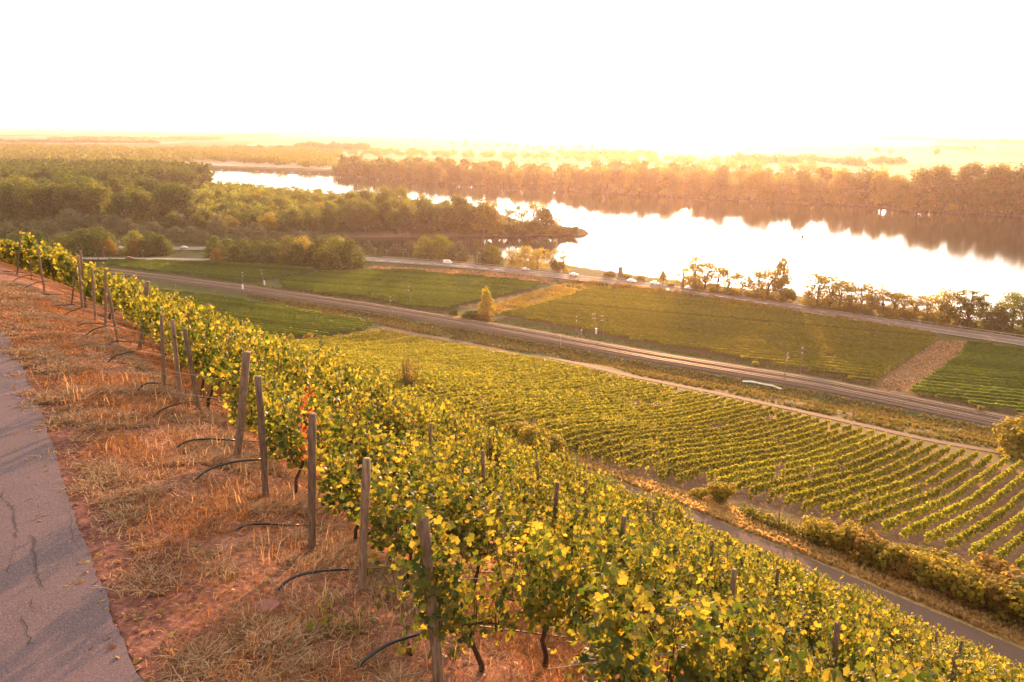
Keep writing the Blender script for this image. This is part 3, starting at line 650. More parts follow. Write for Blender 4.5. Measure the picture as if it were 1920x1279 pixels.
for fn, fd in FIELDS.items():
    d = fd.get('dir') or (-math.sin(R(fd['ang'])), math.cos(R(fd['ang'])))
    rws = rows_in(fd['poly'], d, fd['sp']); kk = 0
    for qq, s0, s1, d, n in rws:
        L = s1-s0; cx, cy = np.array([d[0]*(s0+s1)/2+n[0]*qq, d[1]*(s0+s1)/2+n[1]*qq])
        D = math.hypot(cx, cy); us = [proj((d[0]*s_+n[0]*qq, d[1]*s_+n[1]*qq, PLAIN+3))[0] for s_ in (s0, s1)]
        if min(us) > 2000 or max(us) < -60: continue
        if fn == 'slope': dens, size = (60, (.20, .32)) if D < 135 else (26, (.30, .46))
        else: dens, size = 20, (.30, .50)
        N_ = int(L*dens); s_ = rng.uniform(s0, s1, N_)
        x = d[0]*s_+n[0]*qq; y = d[1]*s_+n[1]*qq
        hole = noise2(x*1.0+qq*.05, y, .31)*.6+noise2(x, y, .9)*.4
        base_x, base_y = x, y; keep = (hole < .93) if fn != 'slope' else (hole < .82)
        if fn == 'slope': # a thin patch where vines are missing, as on the ground
            pu, pv, _ = proj(np.stack([x, y, H(x, y, False)], 1)); keep &= ~((abs(pu-1215) < 45) & (abs(pv-768) < 5) & (rng.random(len(x)) < .85)) & ((hole < .66) | (pu > 1250) | (rng.random(len(x)) < .5))
        x, y, s_ = x[keep], y[keep], s_[keep]; N_ = len(x)
        if N_ < 30: continue
        hgt = (1.85+.07*np.sin(s_*1.13+qq*5)+.06*np.sin(s_*3.3+qq*3)+.06*np.sin(s_*7.9+qq)+.14*(noise2(s_*.3+qq*9, qq*3, .6)-.5)) if fn == 'slope' else 1.6+.05*np.sin(s_*1.1+qq); zz = rng.beta(2.0 if fn == 'slope' else 2.6, 1.0, N_)*(hgt-.4)+.4; off = rng.normal(0, .15, N_)*(1.15-.4*(zz/2))
        P = np.stack([x+n[0]*off, y+n[1]*off, H(x, y, False)+zz], 1)
        sg = np.sign(off)[:, None]; Nn = rng.normal(0, .6, (N_, 3))+sg*np.array([n[0], n[1], 0])*.7+np.array([0, 0, 1.])*np.clip((zz-1.3), 0, 1)[:, None]
        if fn == 'slope': V, F = scatter(QUAD, P, Nn, rng.uniform(*size, N_), rng)
        else:
            # tightly hedged rows: shallow leafy slabs lying along the row
            P[:, 2] += np.where(zz < .75, .5, 0); dv = np.array([d[0], d[1], 0])[None]*rng.uniform(.28, .5, (N_, 1))+rng.normal(0, .05, (N_, 3)); uv = np.array([0, 0, 1.])[None]*rng.uniform(.08, .15, (N_, 1))+rng.normal(0, .05, (N_, 3))
            V = np.stack([P-dv-uv, P+dv-uv, P+dv+uv, P-dv+uv], 1).reshape(-1, 3); F = np.arange(4*N_).reshape(-1, 4)
        c = np.array([P[:, 0].mean(), P[:, 1].mean(), P[:, 2].min()]); kk += 1; nrow += 1
        o = ob('vine_row', mesh_np('vine_row', V-c, F, M['row'] if fn in ('slope', 'river') else M['row_green']), loc=tuple(c))
        tag(o, f'vine row, {nth(kk)} from one end {WHERE[fn]}' if fn != 'slope' else f'hedge-like vine row, {nth(kk)} from the right {WHERE[fn]}', 'vine row', 'vine rows '+WHERE[fn])
    print(fn, 'rows', kk)
print('rows', nrow)

# ---------------------------------------------------------------- railway
M['ballast'] = asphalt_mat('ballast', (.13, .095, .08)); M['rail'] = plain_mat('rail_steel', (.40, .31, .25), .5, .7); M['sleeper'] = plain_mat('concrete_sleeper', (.17, .135, .11), 1, 0, .02)
bed, (RX, RY, rtx, rty, rs_) = ribbon('railway_bed', RAIL, 10.4, M['ballast'], .10, 3.0, 6, zfun=None)
RZ = H(RX, RY, False)+.10
def off(o): return RX+rty*o, RY-rtx*o
for ti, o0 in enumerate((-2.2, 2.2)):
    r = empty('railway_track', (float(RX[0]), float(RY[0]), float(RZ[0]))); base = np.array([RX[0], RY[0], RZ[0]])
    for so in (-.72, .72):
        X, Y = off(o0+so); m = MB(); hw, hh = .045, .17; n = len(X)
        for i in range(n):
            for a, b in ((-hw, .06), (hw, .06), (hw, .06+hh), (-hw, .06+hh)): m.v.append((float(X[i]+rty[i]*a-base[0]), float(Y[i]-rtx[i]*a-base[1]), float(RZ[i]+.08+b-base[2])))
        m.f = [(4*i+k, 4*i+4+k, 4*i+4+(k+1) % 4, 4*i+(k+1) % 4) for i in range(n-1) for k in range(4)]; m.m = [0]*len(m.f)
        m.ob('rail', M['rail'], r)
    sv = np.arange(0, rs_[-1], .65); X, Y = off(o0); xs, ys, zs = np.interp(sv, rs_, X), np.interp(sv, rs_, Y), np.interp(sv, rs_, RZ); tx, ty = np.interp(sv, rs_, rtx), np.interp(sv, rs_, rty)
    V = []
    for a, b, c in ((-.13, -1.28, .0), (.13, -1.28, .0), (.13, 1.28, .0), (-.13, 1.28, .0), (-.12, -1.25, .13), (.12, -1.25, .13), (.12, 1.25, .13), (-.12, 1.25, .13)):
        V.append(np.stack([xs+tx*a+ty*b-base[0], ys+ty*a-tx*b-base[1], zs+c+.01-base[2]], 1))
    V = np.stack(V, 1).reshape(-1, 3); F = (np.arange(len(sv))*8)[:, None, None]+np.array([(4,5,6,7),(0,1,5,4),(1,2,6,5),(2,3,7,6),(3,0,4,7)])[None]
    so_ = ob('sleepers', mesh_np('sleepers', V, F.reshape(-1, 4), M['sleeper']), r); tag(so_, kind='stuff')
    tag(r, ('nearer' if ti == (0 if off(-2.2)[1][len(RX)//2] < off(2.2)[1][len(RX)//2] else 1) else 'farther')+' of the two parallel railway tracks crossing the valley', 'railway track', 'railway tracks')
M['galv0'] = plain_mat('grey_post_paint', (.42, .38, .34), .6); M['mast'] = plain_mat('mast_steel', (.26, .20, .16), .6, .3); M['white'] = plain_mat('white_enamel', (.85, .83, .80), .4); M['insul'] = plain_mat('glass_insulator', (.95, .93, .90), .15)
raildir = math.atan2(RAIL[5][1]-RAIL[3][1], RAIL[5][0]-RAIL[3][0])
def mast(u, v, h, side, lab, box=False, z=None):
    g = gp(u, v) ; r = empty('overhead_line_mast', tuple(g), raildir); m = MB(); m.box((0, 0, h/2), (.24, .28, h), taper=.7); m.ob('pole', M['mast'], r)
    m = MB(); m.tube([(0, 0, h-.6), (0, side*3.0, h-.1)], .05, 5); m.tube([(0, 0, h-2.2), (0, side*3.1, h-1.7)], .05, 5); m.tube([(0, side*2.9, h-.15), (0, side*3.0, h-1.75)], .03, 4); m.ob('cantilever', M['mast'], r)
    for dz in (.55, 2.1):
        m = MB(); m.tube([(0, side*.28, h-dz-.1), (0, side*.36, h-dz-.08), (0, side*.5, h-dz), (0, side*.75, h-dz+.05)], [.06, .15, .15, .06], 8); m.ob('insulator', M['insul'], r)
    if box: m = MB(); m.box((.3, -side*.4, 1.3), (.6, .55, 1.9)); m.box((.3, -side*.4, 2.32), (.7, .65, .1)); m.ob('switch_box', M['white'], r)
    tag(r, lab, 'mast', 'overhead line masts along the railway')
mast(456,543,8.2,1,'railway mast with a white box at its foot, beside the narrow green field',True); mast(494,536,8,-1,'slim railway mast with a small white box, across the rails from its white-boxed twin',True)
mast(732,592,8,1,'thin railway mast with two bright insulators in front of the centre field'); mast(769,572,8.5,-1,'thin railway mast in the centre field, a little past its bright-spotted neighbour')
mast(1079,633,8,1,'railway mast with two bright insulators, left one of a pair'); mast(1115,628,8.3,-1,'railway mast with a white box, right one of a pair',True); mast(1130,628,7.6,-1,'faint thin mast just right of the white-boxed pair')
mast(1470,714,8.2,1,'railway mast near the white curved kerb, its two insulators bright'); mast(1500,701,8.8,-1,'tall railway mast with double arms at the golden field edge')
for u, v, h, lab in ((1051,651,4.0,'short white-topped signal post on the near side of the rails'), (1090,636,3.2,'short yellowish marker post on the far side of the rails')):
    g = gp(u, v); r = empty('signal_post', tuple(g), raildir); m = MB(); m.tube([(0, 0, 0), (0, 0, h)], .07, 6); m.ob('pole', M['galv0'], r); m = MB(); m.box((0, 0, h), (.5, .12, .5)); m.ob('signal_plate', M['white'], r); tag(r, lab, 'signal post')
# curved white concrete kerb by the rails
g = [gp(u, v) for u, v in ((1392,717),(1410,717.5),(1430,722),(1448,725),(1466,732))]; o_ = g[0]; m = MB()
m.tube([p-o_+np.array([0, 0, .25]) for p in g], .34, 4); tag(m.ob('concrete_kerb', M['white'], loc=tuple(o_)), 'curved white concrete kerb on the grassy bank below the rails', 'kerb')

# ---------------------------------------------------------------- riverside road
def road_z(X, Y): return np.full(X.shape, 5.12)
road, (QX, QY, qtx, qty, qs) = ribbon('road', ROAD, 11.5, M['road'], 0, 5, 4, zfun=road_z)
slip, (LX, LY, ltx, lty, ls) = ribbon('slip_road', SLIP, 7, M['road'], 0, 4, 4, zfun=lambda X, Y: np.maximum(H(X.ravel(), Y.ravel()).reshape(X.shape)+.25, 5.0)*0+5.02+.0*X)
service, _ = ribbon('service_path', P2([(395,492),(480,495),(590,500),(680,503),(760,504),(840,507),(900,512)]), 4, M['lane'], .12, 3, 3)
m = MB()
def stripe(o0, s0, s1, w, X_=None):
    X_, Y_, tx_, ty_, s__ = X_ or (QX, QY, qtx, qty, qs); ss = np.linspace(s0, s1, max(2, int((s1-s0)/8)+1)); V = []
    for s_ in ss:
        x, y, tx, ty = [float(np.interp(s_, s__, a)) for a in (X_, Y_, tx_, ty_)]
        for k in (-w, w): V.append((x+ty*(o0+k), y-tx*(o0+k), (5.128 if X_ is QX else 5.03)))
    F = [(2*i, 2*i+2, 2*i+3, 2*i+1) for i in range(len(ss)-1)]; m.add(V, F)
def qat(u): # distance along the road of the point seen at column u
    uu = proj(np.stack([QX, QY, np.full(len(QX), 5.)], 1))[0]; ok = np.where((QY > 20))[0]; return float(qs[ok[np.argmin(abs(uu[ok]-u))]])
stripe(-5.3, 5, qs[-1]-5, .10); stripe(5.3, 5, qs[-1]-5, .10)
q = 5
while q < qs[-1]-12:
    stripe(0, q, q+5, .11); q += 10
q0, q1 = sorted((qat(1240), qat(1420))); k = q0
while k < q1: stripe(1.9, k, k+6, .28); k += 9
q0, q1 = sorted((qat(700), qat(960))); k = q0
while k < q1: stripe(1.9, k, k+6, .25); k += 9
q0, q1 = sorted((qat(1700), qat(1960))); stripe(-.0, q0, q1, .12)
m.ob('road_marking', M['paint']); tag(bpy.data.objects['road_marking'], kind='structure')
m = MB(); SL = (LX, LY, ltx, lty, ls); stripe(0, 5, ls[-1]-5, .3, SL); stripe(3.2, 5, ls[-1]-5, .12, SL); tag(m.ob('slip_road_marking', M['paint']), kind='structure')
# guard rails on the river side
M['galv'] = plain_mat('galvanised_steel', (.45, .38, .32), .4, .6)
side = 1 if float((QX+qty*6)[len(QX)//2]**2+(QY-qtx*6)[len(QX)//2]**2) > float(QX[len(QX)//2]**2+QY[len(QX)//2]**2) else -1
for a_, b_, lab in ((700, 1060, 'guardrail behind the white van along the river'), (1062, 1400, 'guardrail beside the stone pillar along the river'), (1402, 1960, 'guardrail in front of the round riverside tree')):
    q0, q1 = sorted((qat(a_), qat(b_))); ss = np.arange(q0, q1, 4.); pts = []
    for s_ in ss:
        x, y, tx, ty = [float(np.interp(s_, qs, a)) for a in (QX, QY, qtx, qty)]; pts.append(np.array([x+ty*6.3*side, y-tx*6.3*side, 5.0]))
    r = empty('guardrail', tuple(pts[0])); m = MB(); m.tube([p-pts[0]+[0, 0, .72] for p in pts], .13, 4); m.ob('beam', M['galv'], r); m = MB()
    for p in pts: q = p-pts[0]; m.box((q[0], q[1], .1), (.12, .12, 1.1))
    o = m.ob('posts', M['galv'], r); tag(o, kind='stuff'); tag(r, lab, 'guardrail', 'guardrails along the river road')

# ---------------------------------------------------------------- cars
M['glass'] = plain_mat('car_glass', (.03, .035, .04), .08, 0, .6); M['tyre'] = plain_mat('tyre_rubber', (.02, .02, .02), .8); M['rim'] = plain_mat('alloy', (.5, .5, .5), .3, .8)
M['tail'] = plain_mat('tail_lamp', (.5, .02, .02), .3); M['head'] = plain_mat('head_lamp', (.8, .8, .75), .1)
def paint(name, c):
    t = NT(name); b = t.n('ShaderNodeBsdfPrincipled'); b.inputs['Base Color'].default_value = (*c, 1); b.inputs['Roughness'].default_value = .3; b.inputs['Coat Weight'].default_value = .8; b.inputs['Metallic'].default_value = .2
    t.t.links.new(b.outputs[0], t.out.inputs[0]); return t.mat
def loft(prof, wid, m_=None, mat=0):
    """body skin: side profile stations (x, z_low, z_high, half width low, half width high)"""
    m = m_ or MB(); V = []
    for x, zl, zh, wl, wh in prof: V += [(x, -wl, zl), (x, wl, zl), (x, wl, zl+(zh-zl)*.6), (x, wh, zh), (x, -wh, zh), (x, -wl, zl+(zh-zl)*.6)]
    n = len(prof); F = [(6*i+k, 6*i+6+k, 6*i+6+(k+1) % 6, 6*i+(k+1) % 6) for i in range(n-1) for k in range(6)]+[tuple(range(6))[::-1], tuple(range(6*n-6, 6*n))]
    return m.add(V, F, mat)
def car(u, v, col, lab, name='car', rev=False, van=False, curve=None, lane_=2.2):
    X_, Y_, tx_, ty_, s__ = curve or (QX, QY, qtx, qty, qs)
    uu, vv, DD = proj(np.stack([X_+ty_*lane_, Y_-tx_*lane_, np.full(len(X_), 5.2)], 1)); i = int(np.argmin(np.hypot(uu-u, (vv-v)*.3)+(DD < 30)*1e6))
    # refine between samples
    ss = np.linspace(s__[max(i-1, 0)], s__[min(i+1, len(s__)-1)], 40); xs, ys, txs, tys = [np.interp(ss, s__, a) for a in (X_, Y_, tx_, ty_)]
    uu = proj(np.stack([xs+tys*lane_, ys-txs*lane_, np.full(40, 5.2)], 1))[0]; j = int(np.argmin(abs(uu-u)))
    x, y, tx, ty = xs[j]+tys[j]*lane_, ys[j]-txs[j]*lane_, txs[j], tys[j]
    r = empty(name, (x, y, 5.135 if curve is None else 5.03), math.atan2(ty, tx)+(pi if rev else 0)); pm = paint(name+'_paint', col)
    if van:
        m = loft([(-2.45,.35,1.95,.92,.82),(-2.4,.3,2.0,.95,.84),(.6,.3,2.0,.95,.84),(1.2,.3,1.75,.95,.74),(1.6,.3,1.2,.95,.78),(2.3,.3,1.05,.93,.75),(2.45,.4,.8,.85,.7)], 1); m.ob('body', pm, r)
        m = MB(); m.add([(.95,-.70,1.88),(1.62,-.76,1.22),(1.62,.76,1.22),(.95,.70,1.88)], [(0,1,2,3)]); 
        for sy in (-1, 1): m.add([(.3, sy*.90, 1.75),(1.05, sy*.90, 1.6),(1.4, sy*.955, 1.25),(.3, sy*.955, 1.25)], [(0,1,2,3)])
        m.ob('windows', M['glass'], r)
    else:
        m = loft([(-2.15,.42,.85,.8,.7),(-2.05,.3,.95,.88,.76),(-1.2,.28,.98,.9,.8),(.9,.28,.95,.9,.8),(1.8,.3,.80,.88,.74),(2.15,.38,.65,.8,.66)], 1)
        loft([(-1.75,.9,.95,.78,.74),(-1.2,.9,1.38,.78,.60),(-.2,.9,1.45,.79,.62),(.35,.9,1.38,.79,.62),(1.05,.9,.95,.79,.74)], 1, m); m.ob('body', pm, r)
        m = MB()
        for sy in (-1, 1): m.add([(-1.35, sy*.775, .97),(-1.05, sy*.675, 1.32),(.25, sy*.685, 1.33),(.75, sy*.79, .97)], [(0,1,2,3)])
        m.add([(.45,-.60,1.345),(.98,-.72,1.0),(.98,.72,1.0),(.45,.60,1.345)], [(0,1,2,3)]); m.add([(-1.70,-.72,1.0),(-1.28,-.58,1.33),(-1.28,.58,1.33),(-1.70,.72,1.0)], [(0,1,2,3)])
        m.ob('windows', M['glass'], r)
    for sx in (-1.35, 1.35):
        for sy in (-.82, .82):
            m = MB(); m.tube([(sx, sy-.1, .32), (sx, sy+.1, .32)], .33, 14); w = m.ob('wheel', M['tyre'], r); m = MB(); m.tube([(sx, sy-.11, .32), (sx, sy+.11, .32)], .2, 10); m.ob('rim', M['rim'], w)
    for sy in (-.6, .6):
        m = MB(); m.box((2.12 if not van else 2.42, sy, .68 if not van else .85), (.1, .34, .14)); m.ob('headlight', M['head'], r); m = MB(); m.box((-2.13 if not van else -2.46, sy*1.1, .78 if not van else 1.1), (.08, .2, .2)); m.ob('tail_light', M['tail'], r)
    tag(r, lab, 'van' if van else 'car'); return r
SV = (LX, LY, ltx, lty, ls)
fd = -side  # sign towards the near lane
car(840,489,(.85,.87,.9),'white panel van driving past the willows','delivery_van',False,True,lane_=2.0*side)
car(986,503,(.75,.73,.7),'pale car under the riverside willows','parked_car',lane_=4*side); car(1076,514,(.8,.82,.85),'white car on the road just left of the stone pillar','parked_car',lane_=4*side)
car(1184,528,(.85,.85,.85),'bright white car just right of the stone pillar','parked_car',lane_=3.5*side); car(1293,542,(.6,.62,.68),'silver car beside the broad white road markings','parked_car',lane_=3*side)
car(1228,534,(.8,.8,.8),'low white car half hidden behind the guardrail','parked_car',lane_=4.6*side)
car(345,467,(.7,.72,.76),'silver car on the upper road left of the dark bushes','parked_car',lane_=0); car(243,483,(.35,.06,.04),'dark red car on the slip road below the round bushes','parked_car',curve=SV,lane_=1.5)
car(228,468,(.8,.82,.85),'white car glimpsed through the gap between bushes','parked_car',lane_=0); car(140,476,(.45,.06,.05),'red car seen just above the vines at far left','parked_car',curve=SV,lane_=1.5)

# ---------------------------------------------------------------- street lamps, sign, pillar, pole, marks
def lamp(u, v, h, lab, name='street_lamp'):
    g = at(u, v, 5); r = empty(name, tuple(g), raildir); m = MB(); m.tube([(0, 0, 0), (0, 0, h*.95), (.2, 0, h), (1.2, 0, h+.1)], [.09, .06, .05, .04], 6); m.ob('pole', M['galv'], r)
    m = MB(); m.box((1.5, 0, h+.1), (.7, .28, .14), taper=.7); m.ob('lamp_head', M['white'], r); tag(r, lab, 'street lamp', 'street lamps beside the river road')
lamp(757,494,7.5,'street lamp on the near road edge left of the white van'); lamp(895,505,8.5,'tall street lamp against the willows right of the white van'); lamp(268,486,5,'small lamp post on the slip road right of the dark bush'); lamp(196,484,6,'lamp post on the slip road left of the dark bush')
M['stonepillar'] = plain_mat('sandstone', (.30, .20, .14), .9, 0, .2, .3, 1.5)
g = at(1163, 522, 4.6); r = empty('stone_pillar', tuple(g), .4); m = MB(); m.box((0, 0, 2.6), (2.0, 1.6, 5.6), taper=.88); m.ob('shaft', M['stonepillar'], r); m = MB(); m.box((0, 0, .1), (2.9, 2.5, .7)); m.ob('plinth', M['stonepillar'], r); m = MB(); m.box((0, 0, 5.5), (1.95, 1.6, .3)); m.ob('capstone', M['stonepillar'], r)
tag(r, 'square sandstone pillar on the riverbank beside a rounded bush', 'pillar')
g = gp(1457, 1002); r = empty('utility_pole', tuple(g)); m = MB(); hp = 4.0
b = g; d = ray(1458, 936); t_ = b[1]/d[1]; hp = (d*t_)[2]+CAMZ-b[2]; m.tube([(0, 0, -.3), (.02, 0, hp)], [.085, .06], 8); m.ob('pole', M['post'], r, smooth=True); m = MB(); m.box((0, 0, hp-.15), (.5, .07, .07)); m.tube([(0, 0, hp-.1), (0, 0, hp+.12)], .03, 5); m.ob('crossarm', M['post'], r)
tag(r, 'slender grey wooden pole beside the lower lane and the scrub', 'pole')
def mark(u, v, h, lab, col='white'):
    g = at(u, v, 1.2); r = empty('river_marker', tuple(g)); m = MB(); m.tube([(0, 0, -1), (0, 0, h)], .12, 6); m.ob('pole', M['mast'], r); m = MB(); m.box((0, 0, h), (1.6, .12, 1.6)); m.ob('sign_plate', M[col], r); tag(r, lab, 'river marker', 'navigation marks on the far bank')
mark(1565,379,3.5,'white navigation mark on the far bank below tall trees'); mark(1180,355,4,'small white navigation mark near the glare on the far bank'); mark(1808,397,5,'white navigation mark on the far bank at right'); mark(1364,372,3,'tiny white navigation mark on the far bank under the sun')
g = at(1505, 444, 0); r = empty('river_buoy', tuple(g)); m = MB(); m.tube([(0, 0, -.6), (0, 0, .5), (0, 0, 1.2), (0, 0, 2.4)], [1.0, 1.0, .45, .25], 12); M['buoy'] = plain_mat('buoy_paint', (.03, .07, .04), .5); m.ob('float', M['buoy'], r); m = MB(); m.tube([(0, 0, 2.3), (0, 0, 3.2)], [.35, .1], 8); m.ob('top_mark', M['buoy'], r); tag(r, 'small dark buoy floating in mid river', 'buoy')
# far village
M['wallw'] = plain_mat('house_render', (.72, .66, .60)); M['rooft'] = plain_mat('roof_tile', (.32, .13, .08))
rs = random.Random(9)
for i, (u, v) in enumerate(((1835,277),(1846,276),(1858,275),(1866,278),(1876,276),(1884,279),(1893,277),(1899,281),(1906,278),(1840,282),(1912,274),(1872,281),(812,262),(988,261),(1718,278))):
    g = gp(u, v); big = i >= 12; W, Dp, h = (rs.uniform(9, 14), rs.uniform(8, 10), rs.uniform(5, 7)) if not big else (34, 14, 6); r = empty('house', tuple(g), rs.uniform(-.5, .5)); m = MB(); m.box((0, 0, h/2-.5), (W, Dp, h+1)); wl = m.ob('wall', M['wallw'], r)
    m = MB(); m.add([(-W/2-.4,-Dp/2-.5,h),(W/2+.4,-Dp/2-.5,h),(W/2+.4,Dp/2+.5,h),(-W/2-.4,Dp/2+.5,h),(-W/2-.4,0,h+3.6),(W/2+.4,0,h+3.6)], [(0,1,5,4),(2,3,4,5),(0,4,3),(1,2,5),(0,3,2,1)]); m.ob('roof', M['rooft'] if not big else M['white'], r)
    tag(r, f'pale house with tiled roof, {nth(i+1)} from the left in the distant village' if not big else ('long white barn shining far off on the plain left of the sun glare','long pale barn just under the horizon left of the sun glare','long bright barn in the fields right of the sun glare')[i-12], 'house' if not big else 'barn', 'houses of the distant village' if not big else None)
# ---------------------------------------------------------------- trees
TM = {}
TM['dark'] = leaf_mat('wood_leaf', [(.03,.055,.014),(.05,.075,.018),(.075,.09,.022)], [(.12,.20,.02),(.20,.27,.025),(.28,.31,.03)], .4, .7, .15)
TM['olive'] = leaf_mat('olive_leaf', [(.05,.07,.02),(.075,.09,.025),(.11,.11,.03)], [(.22,.30,.03),(.32,.36,.035),(.42,.38,.04)], .45, .7, .15)
TM['grey'] = leaf_mat('willow_leaf', [(.075,.085,.045),(.10,.11,.06),(.13,.13,.07)], [(.15,.17,.06),(.22,.22,.08),(.26,.24,.08)], .35, .7, .15)
TM['gold'] = leaf_mat('golden_leaf', [(.12,.12,.02),(.19,.16,.025),(.25,.18,.03)], [(.45,.40,.04),(.6,.48,.05),(.6,.42,.05)], .5, .65, .15)
TM['rust'] = leaf_mat('rusty_leaf', [(.15,.08,.03),(.20,.11,.035),(.15,.12,.03)], [(.5,.32,.05),(.6,.4,.06),(.5,.42,.06)], .5, .7, .15)
def crown_pts(rng, kind, n):
    """leaf positions in a unit tree (height 1, crown half width about .45)"""
    P, N = [], []
    if kind == 'poplar': lobes = [((rng.normal(0, .09), rng.normal(0, .09), z), rng.uniform(.10, .17), rng.uniform(.12, .2)) for z in np.linspace(.22, .88, 11)]
    elif kind == 'round': lobes = [((.26*math.cos(a)*rng.uniform(.5, 1.1), .26*math.sin(a)*rng.uniform(.5, 1.1), rng.uniform(.18, .72)), rng.uniform(.13, .21), rng.uniform(.12, .18)) for a in np.linspace(0, 4*pi, 16)[:-1]]+[((rng.normal(0, .08), rng.normal(0, .08), z), .2, .17) for z in (.5, .7, .82)]
    elif kind == 'tall': lobes = [((.2*math.cos(a)*rng.uniform(.3, 1.1), .2*math.sin(a)*rng.uniform(.3, 1.1), rng.uniform(.13, .86)), rng.uniform(.09, .17), rng.uniform(.10, .17)) for a in np.linspace(0, 6*pi, 21)[:-1]]+[((0, 0, .86), .12, .14)]
    elif kind == 'cone': lobes = [((rng.normal(0, .03), rng.normal(0, .03), z), .34*(1.04-z)**.8+.02, .09) for z in np.linspace(.16, .95, 9)]
    elif kind == 'dome': lobes = [((rd*math.cos(a), rd*math.sin(a), z), rng.uniform(.15, .22), rng.uniform(.14, .2)) for z, rd, na in ((.14, .36, 8), (.38, .33, 7), (.6, .24, 6), (.8, .08, 3)) for a in np.linspace(0, 2*pi, na+1)[:-1]+rng.uniform(0, 1)+rng.normal(0, .15, na)]
    elif kind == 'shrub': lobes = [((.34*math.cos(a)*rng.uniform(.2, 1.1), .34*math.sin(a)*rng.uniform(.2, 1.1), rng.uniform(.2, .68)), rng.uniform(.16, .26), rng.uniform(.18, .30)) for a in np.linspace(0, 4*pi, 12)[:-1]]
    elif kind == 'sparse': lobes = [((.27*math.cos(a)*rng.uniform(.2, 1.1), .27*math.sin(a)*rng.uniform(.2, 1.1), rng.uniform(.06, .92)), rng.uniform(.08, .17), rng.uniform(.07, .14)) for a in np.linspace(0, 6*pi, 28)[:-1]]
    elif kind == 'umbrella': lobes = [((.36*math.cos(a)*rng.uniform(.3, 1.05), .36*math.sin(a)*rng.uniform(.3, 1.05), 0), rng.uniform(.08, .15), rng.uniform(.03, .06)) for a in np.linspace(0, 10*pi, 42)[:-1]]
    if kind == 'umbrella': lobes = [((.46*math.cos(a)*math.cos(e)*q, .46*math.sin(a)*math.cos(e)*q, .3+.62*math.sin(e)*q), rng.uniform(.07, .12), rng.uniform(.035, .06)) for a, e, q in [(rng.uniform(0, 2*pi), rng.uniform(-.25, 1.5), rng.uniform(.35, 1)) for _ in range(70)]]
    wts = np.array([a*a*b for _, a, b in lobes])**.7; wts /= wts.sum(); idx = rng.choice(len(lobes), n, p=wts); d = rng.normal(size=(n, 3)); d /= np.linalg.norm(d, axis=1, keepdims=True)
    r = rng.beta(5, 1.6, n)*1.08; c = np.array([l[0] for l in lobes])[idx]; ra = np.array([(l[1], l[1], l[2]) for l in lobes])[idx]
    bumpy = 1+.13*np.sin(d[:, 0]*9+c[:, 0]*50)*np.sin(d[:, 2]*8+c[:, 1]*40); P = c+d*ra*(r*bumpy)[:, None]
    N = d+rng.normal(0, .28, (n, 3))+[0, 0, .2]; P[:, 2] = np.maximum(P[:, 2], .04); return P, N, lobes
SP = {'poplar': (24, 2300, .75), 'round': (12, 2300, .48), 'tall': (22, 2700, .72), 'cone': (9, 2200, .34), 'shrub': (4, 1700, .26), 'sparse': (10, 1500, .30), 'dome': (10, 2600, .42), 'umbrella': (14, 2300, .42)}
PRO = {}
def prototype(kind, i, lean=0):
    key = (kind, i)
    if key in PRO: return PRO[key]
    rng = np.random.default_rng(hash(kind) % 1000 if False else sum(map(ord, kind))*7+i); hgt, n, ls_ = SP[kind]
    P, N, lobes = crown_pts(rng, kind, n); V, F = scatter(QUAD, P*hgt, N, rng.uniform(.6, 1.25, n)*ls_, rng); cm = mesh_np(kind+'_crown', V, F, TM['dark'])
    m = MB(); th = .12 if kind in ('shrub', 'dome') else .5; rr = random.Random(i); r0 = hgt*.018*(1.5 if kind == 'round' else 1)
    pts = [(0, 0, -.4), (rr.uniform(-.01, .01)*hgt, 0, hgt*.15), (rr.uniform(-.02, .02)*hgt, rr.uniform(-.02, .02)*hgt, hgt*th), (rr.uniform(-.03, .03)*hgt, 0, hgt*min(.85, th*1.7))]
    m.tube(pts, [r0*1.3, r0, r0*.7, r0*.25], 7)
    for (c, a, b) in lobes[::1 if kind in ('sparse', 'umbrella') else 2]:
        z0 = max(.08, c[2]*.5)*hgt; e = np.array(c)*hgt; s_ = np.array([0, 0, z0]); m.tube([s_, (s_+e)/2+[0, 0, .04*hgt], e], [r0*.4, r0*.25, r0*.08], 5)
    PRO[key] = (cm, m.me(kind+'_trunk', M['trunk'], True), P*hgt, N); return PRO[key]
variants = {}
def tree(name, kind, i, loc, h, wid=1, mat='dark', label='', cat='tree', group=None, parts=True):
    cm, tm, _, _ = prototype(kind, i); k = (kind, i, mat)
    if k not in variants: c2 = cm.copy(); c2.materials.clear(); c2.materials.append(TM[mat]); variants[k] = c2
    s = h/SP[kind][0]; r = empty(name, tuple(map(float, loc)), rt.uniform(0, 6.28)); r.scale = (s*wid, s*wid, s); ob('crown', variants[k], r); ob('trunk', tm, r); tag(r, label, cat, group); return r
rt = random.Random(12)
def label_sort(lst): return sorted(lst, key=lambda t: t[0])
SIZEW = ['broad', 'slim', 'rounded', 'ragged', 'dense', 'uneven', 'bushy', 'spreading']
def band(items, name, cat, group, where):
    """items: (u, v_base, height, kind, mat, widen); each named by its place from the left"""
    for i, (u, v, h, kind, mat, wd, *z) in enumerate(label_sort(items)):
        g = gp(u, v) if not z else at(u, v, z[0]); colw = {'dark': 'dark green', 'olive': 'olive', 'grey': 'silvery green', 'gold': 'yellow-green', 'rust': 'rusty'}[mat]
        tree(name, kind, rt.randrange(4), g, h, wd, mat, f'{rt.choice(SIZEW)} {colw} {cat}, {nth(i+1)} from the left {where}', cat, group)
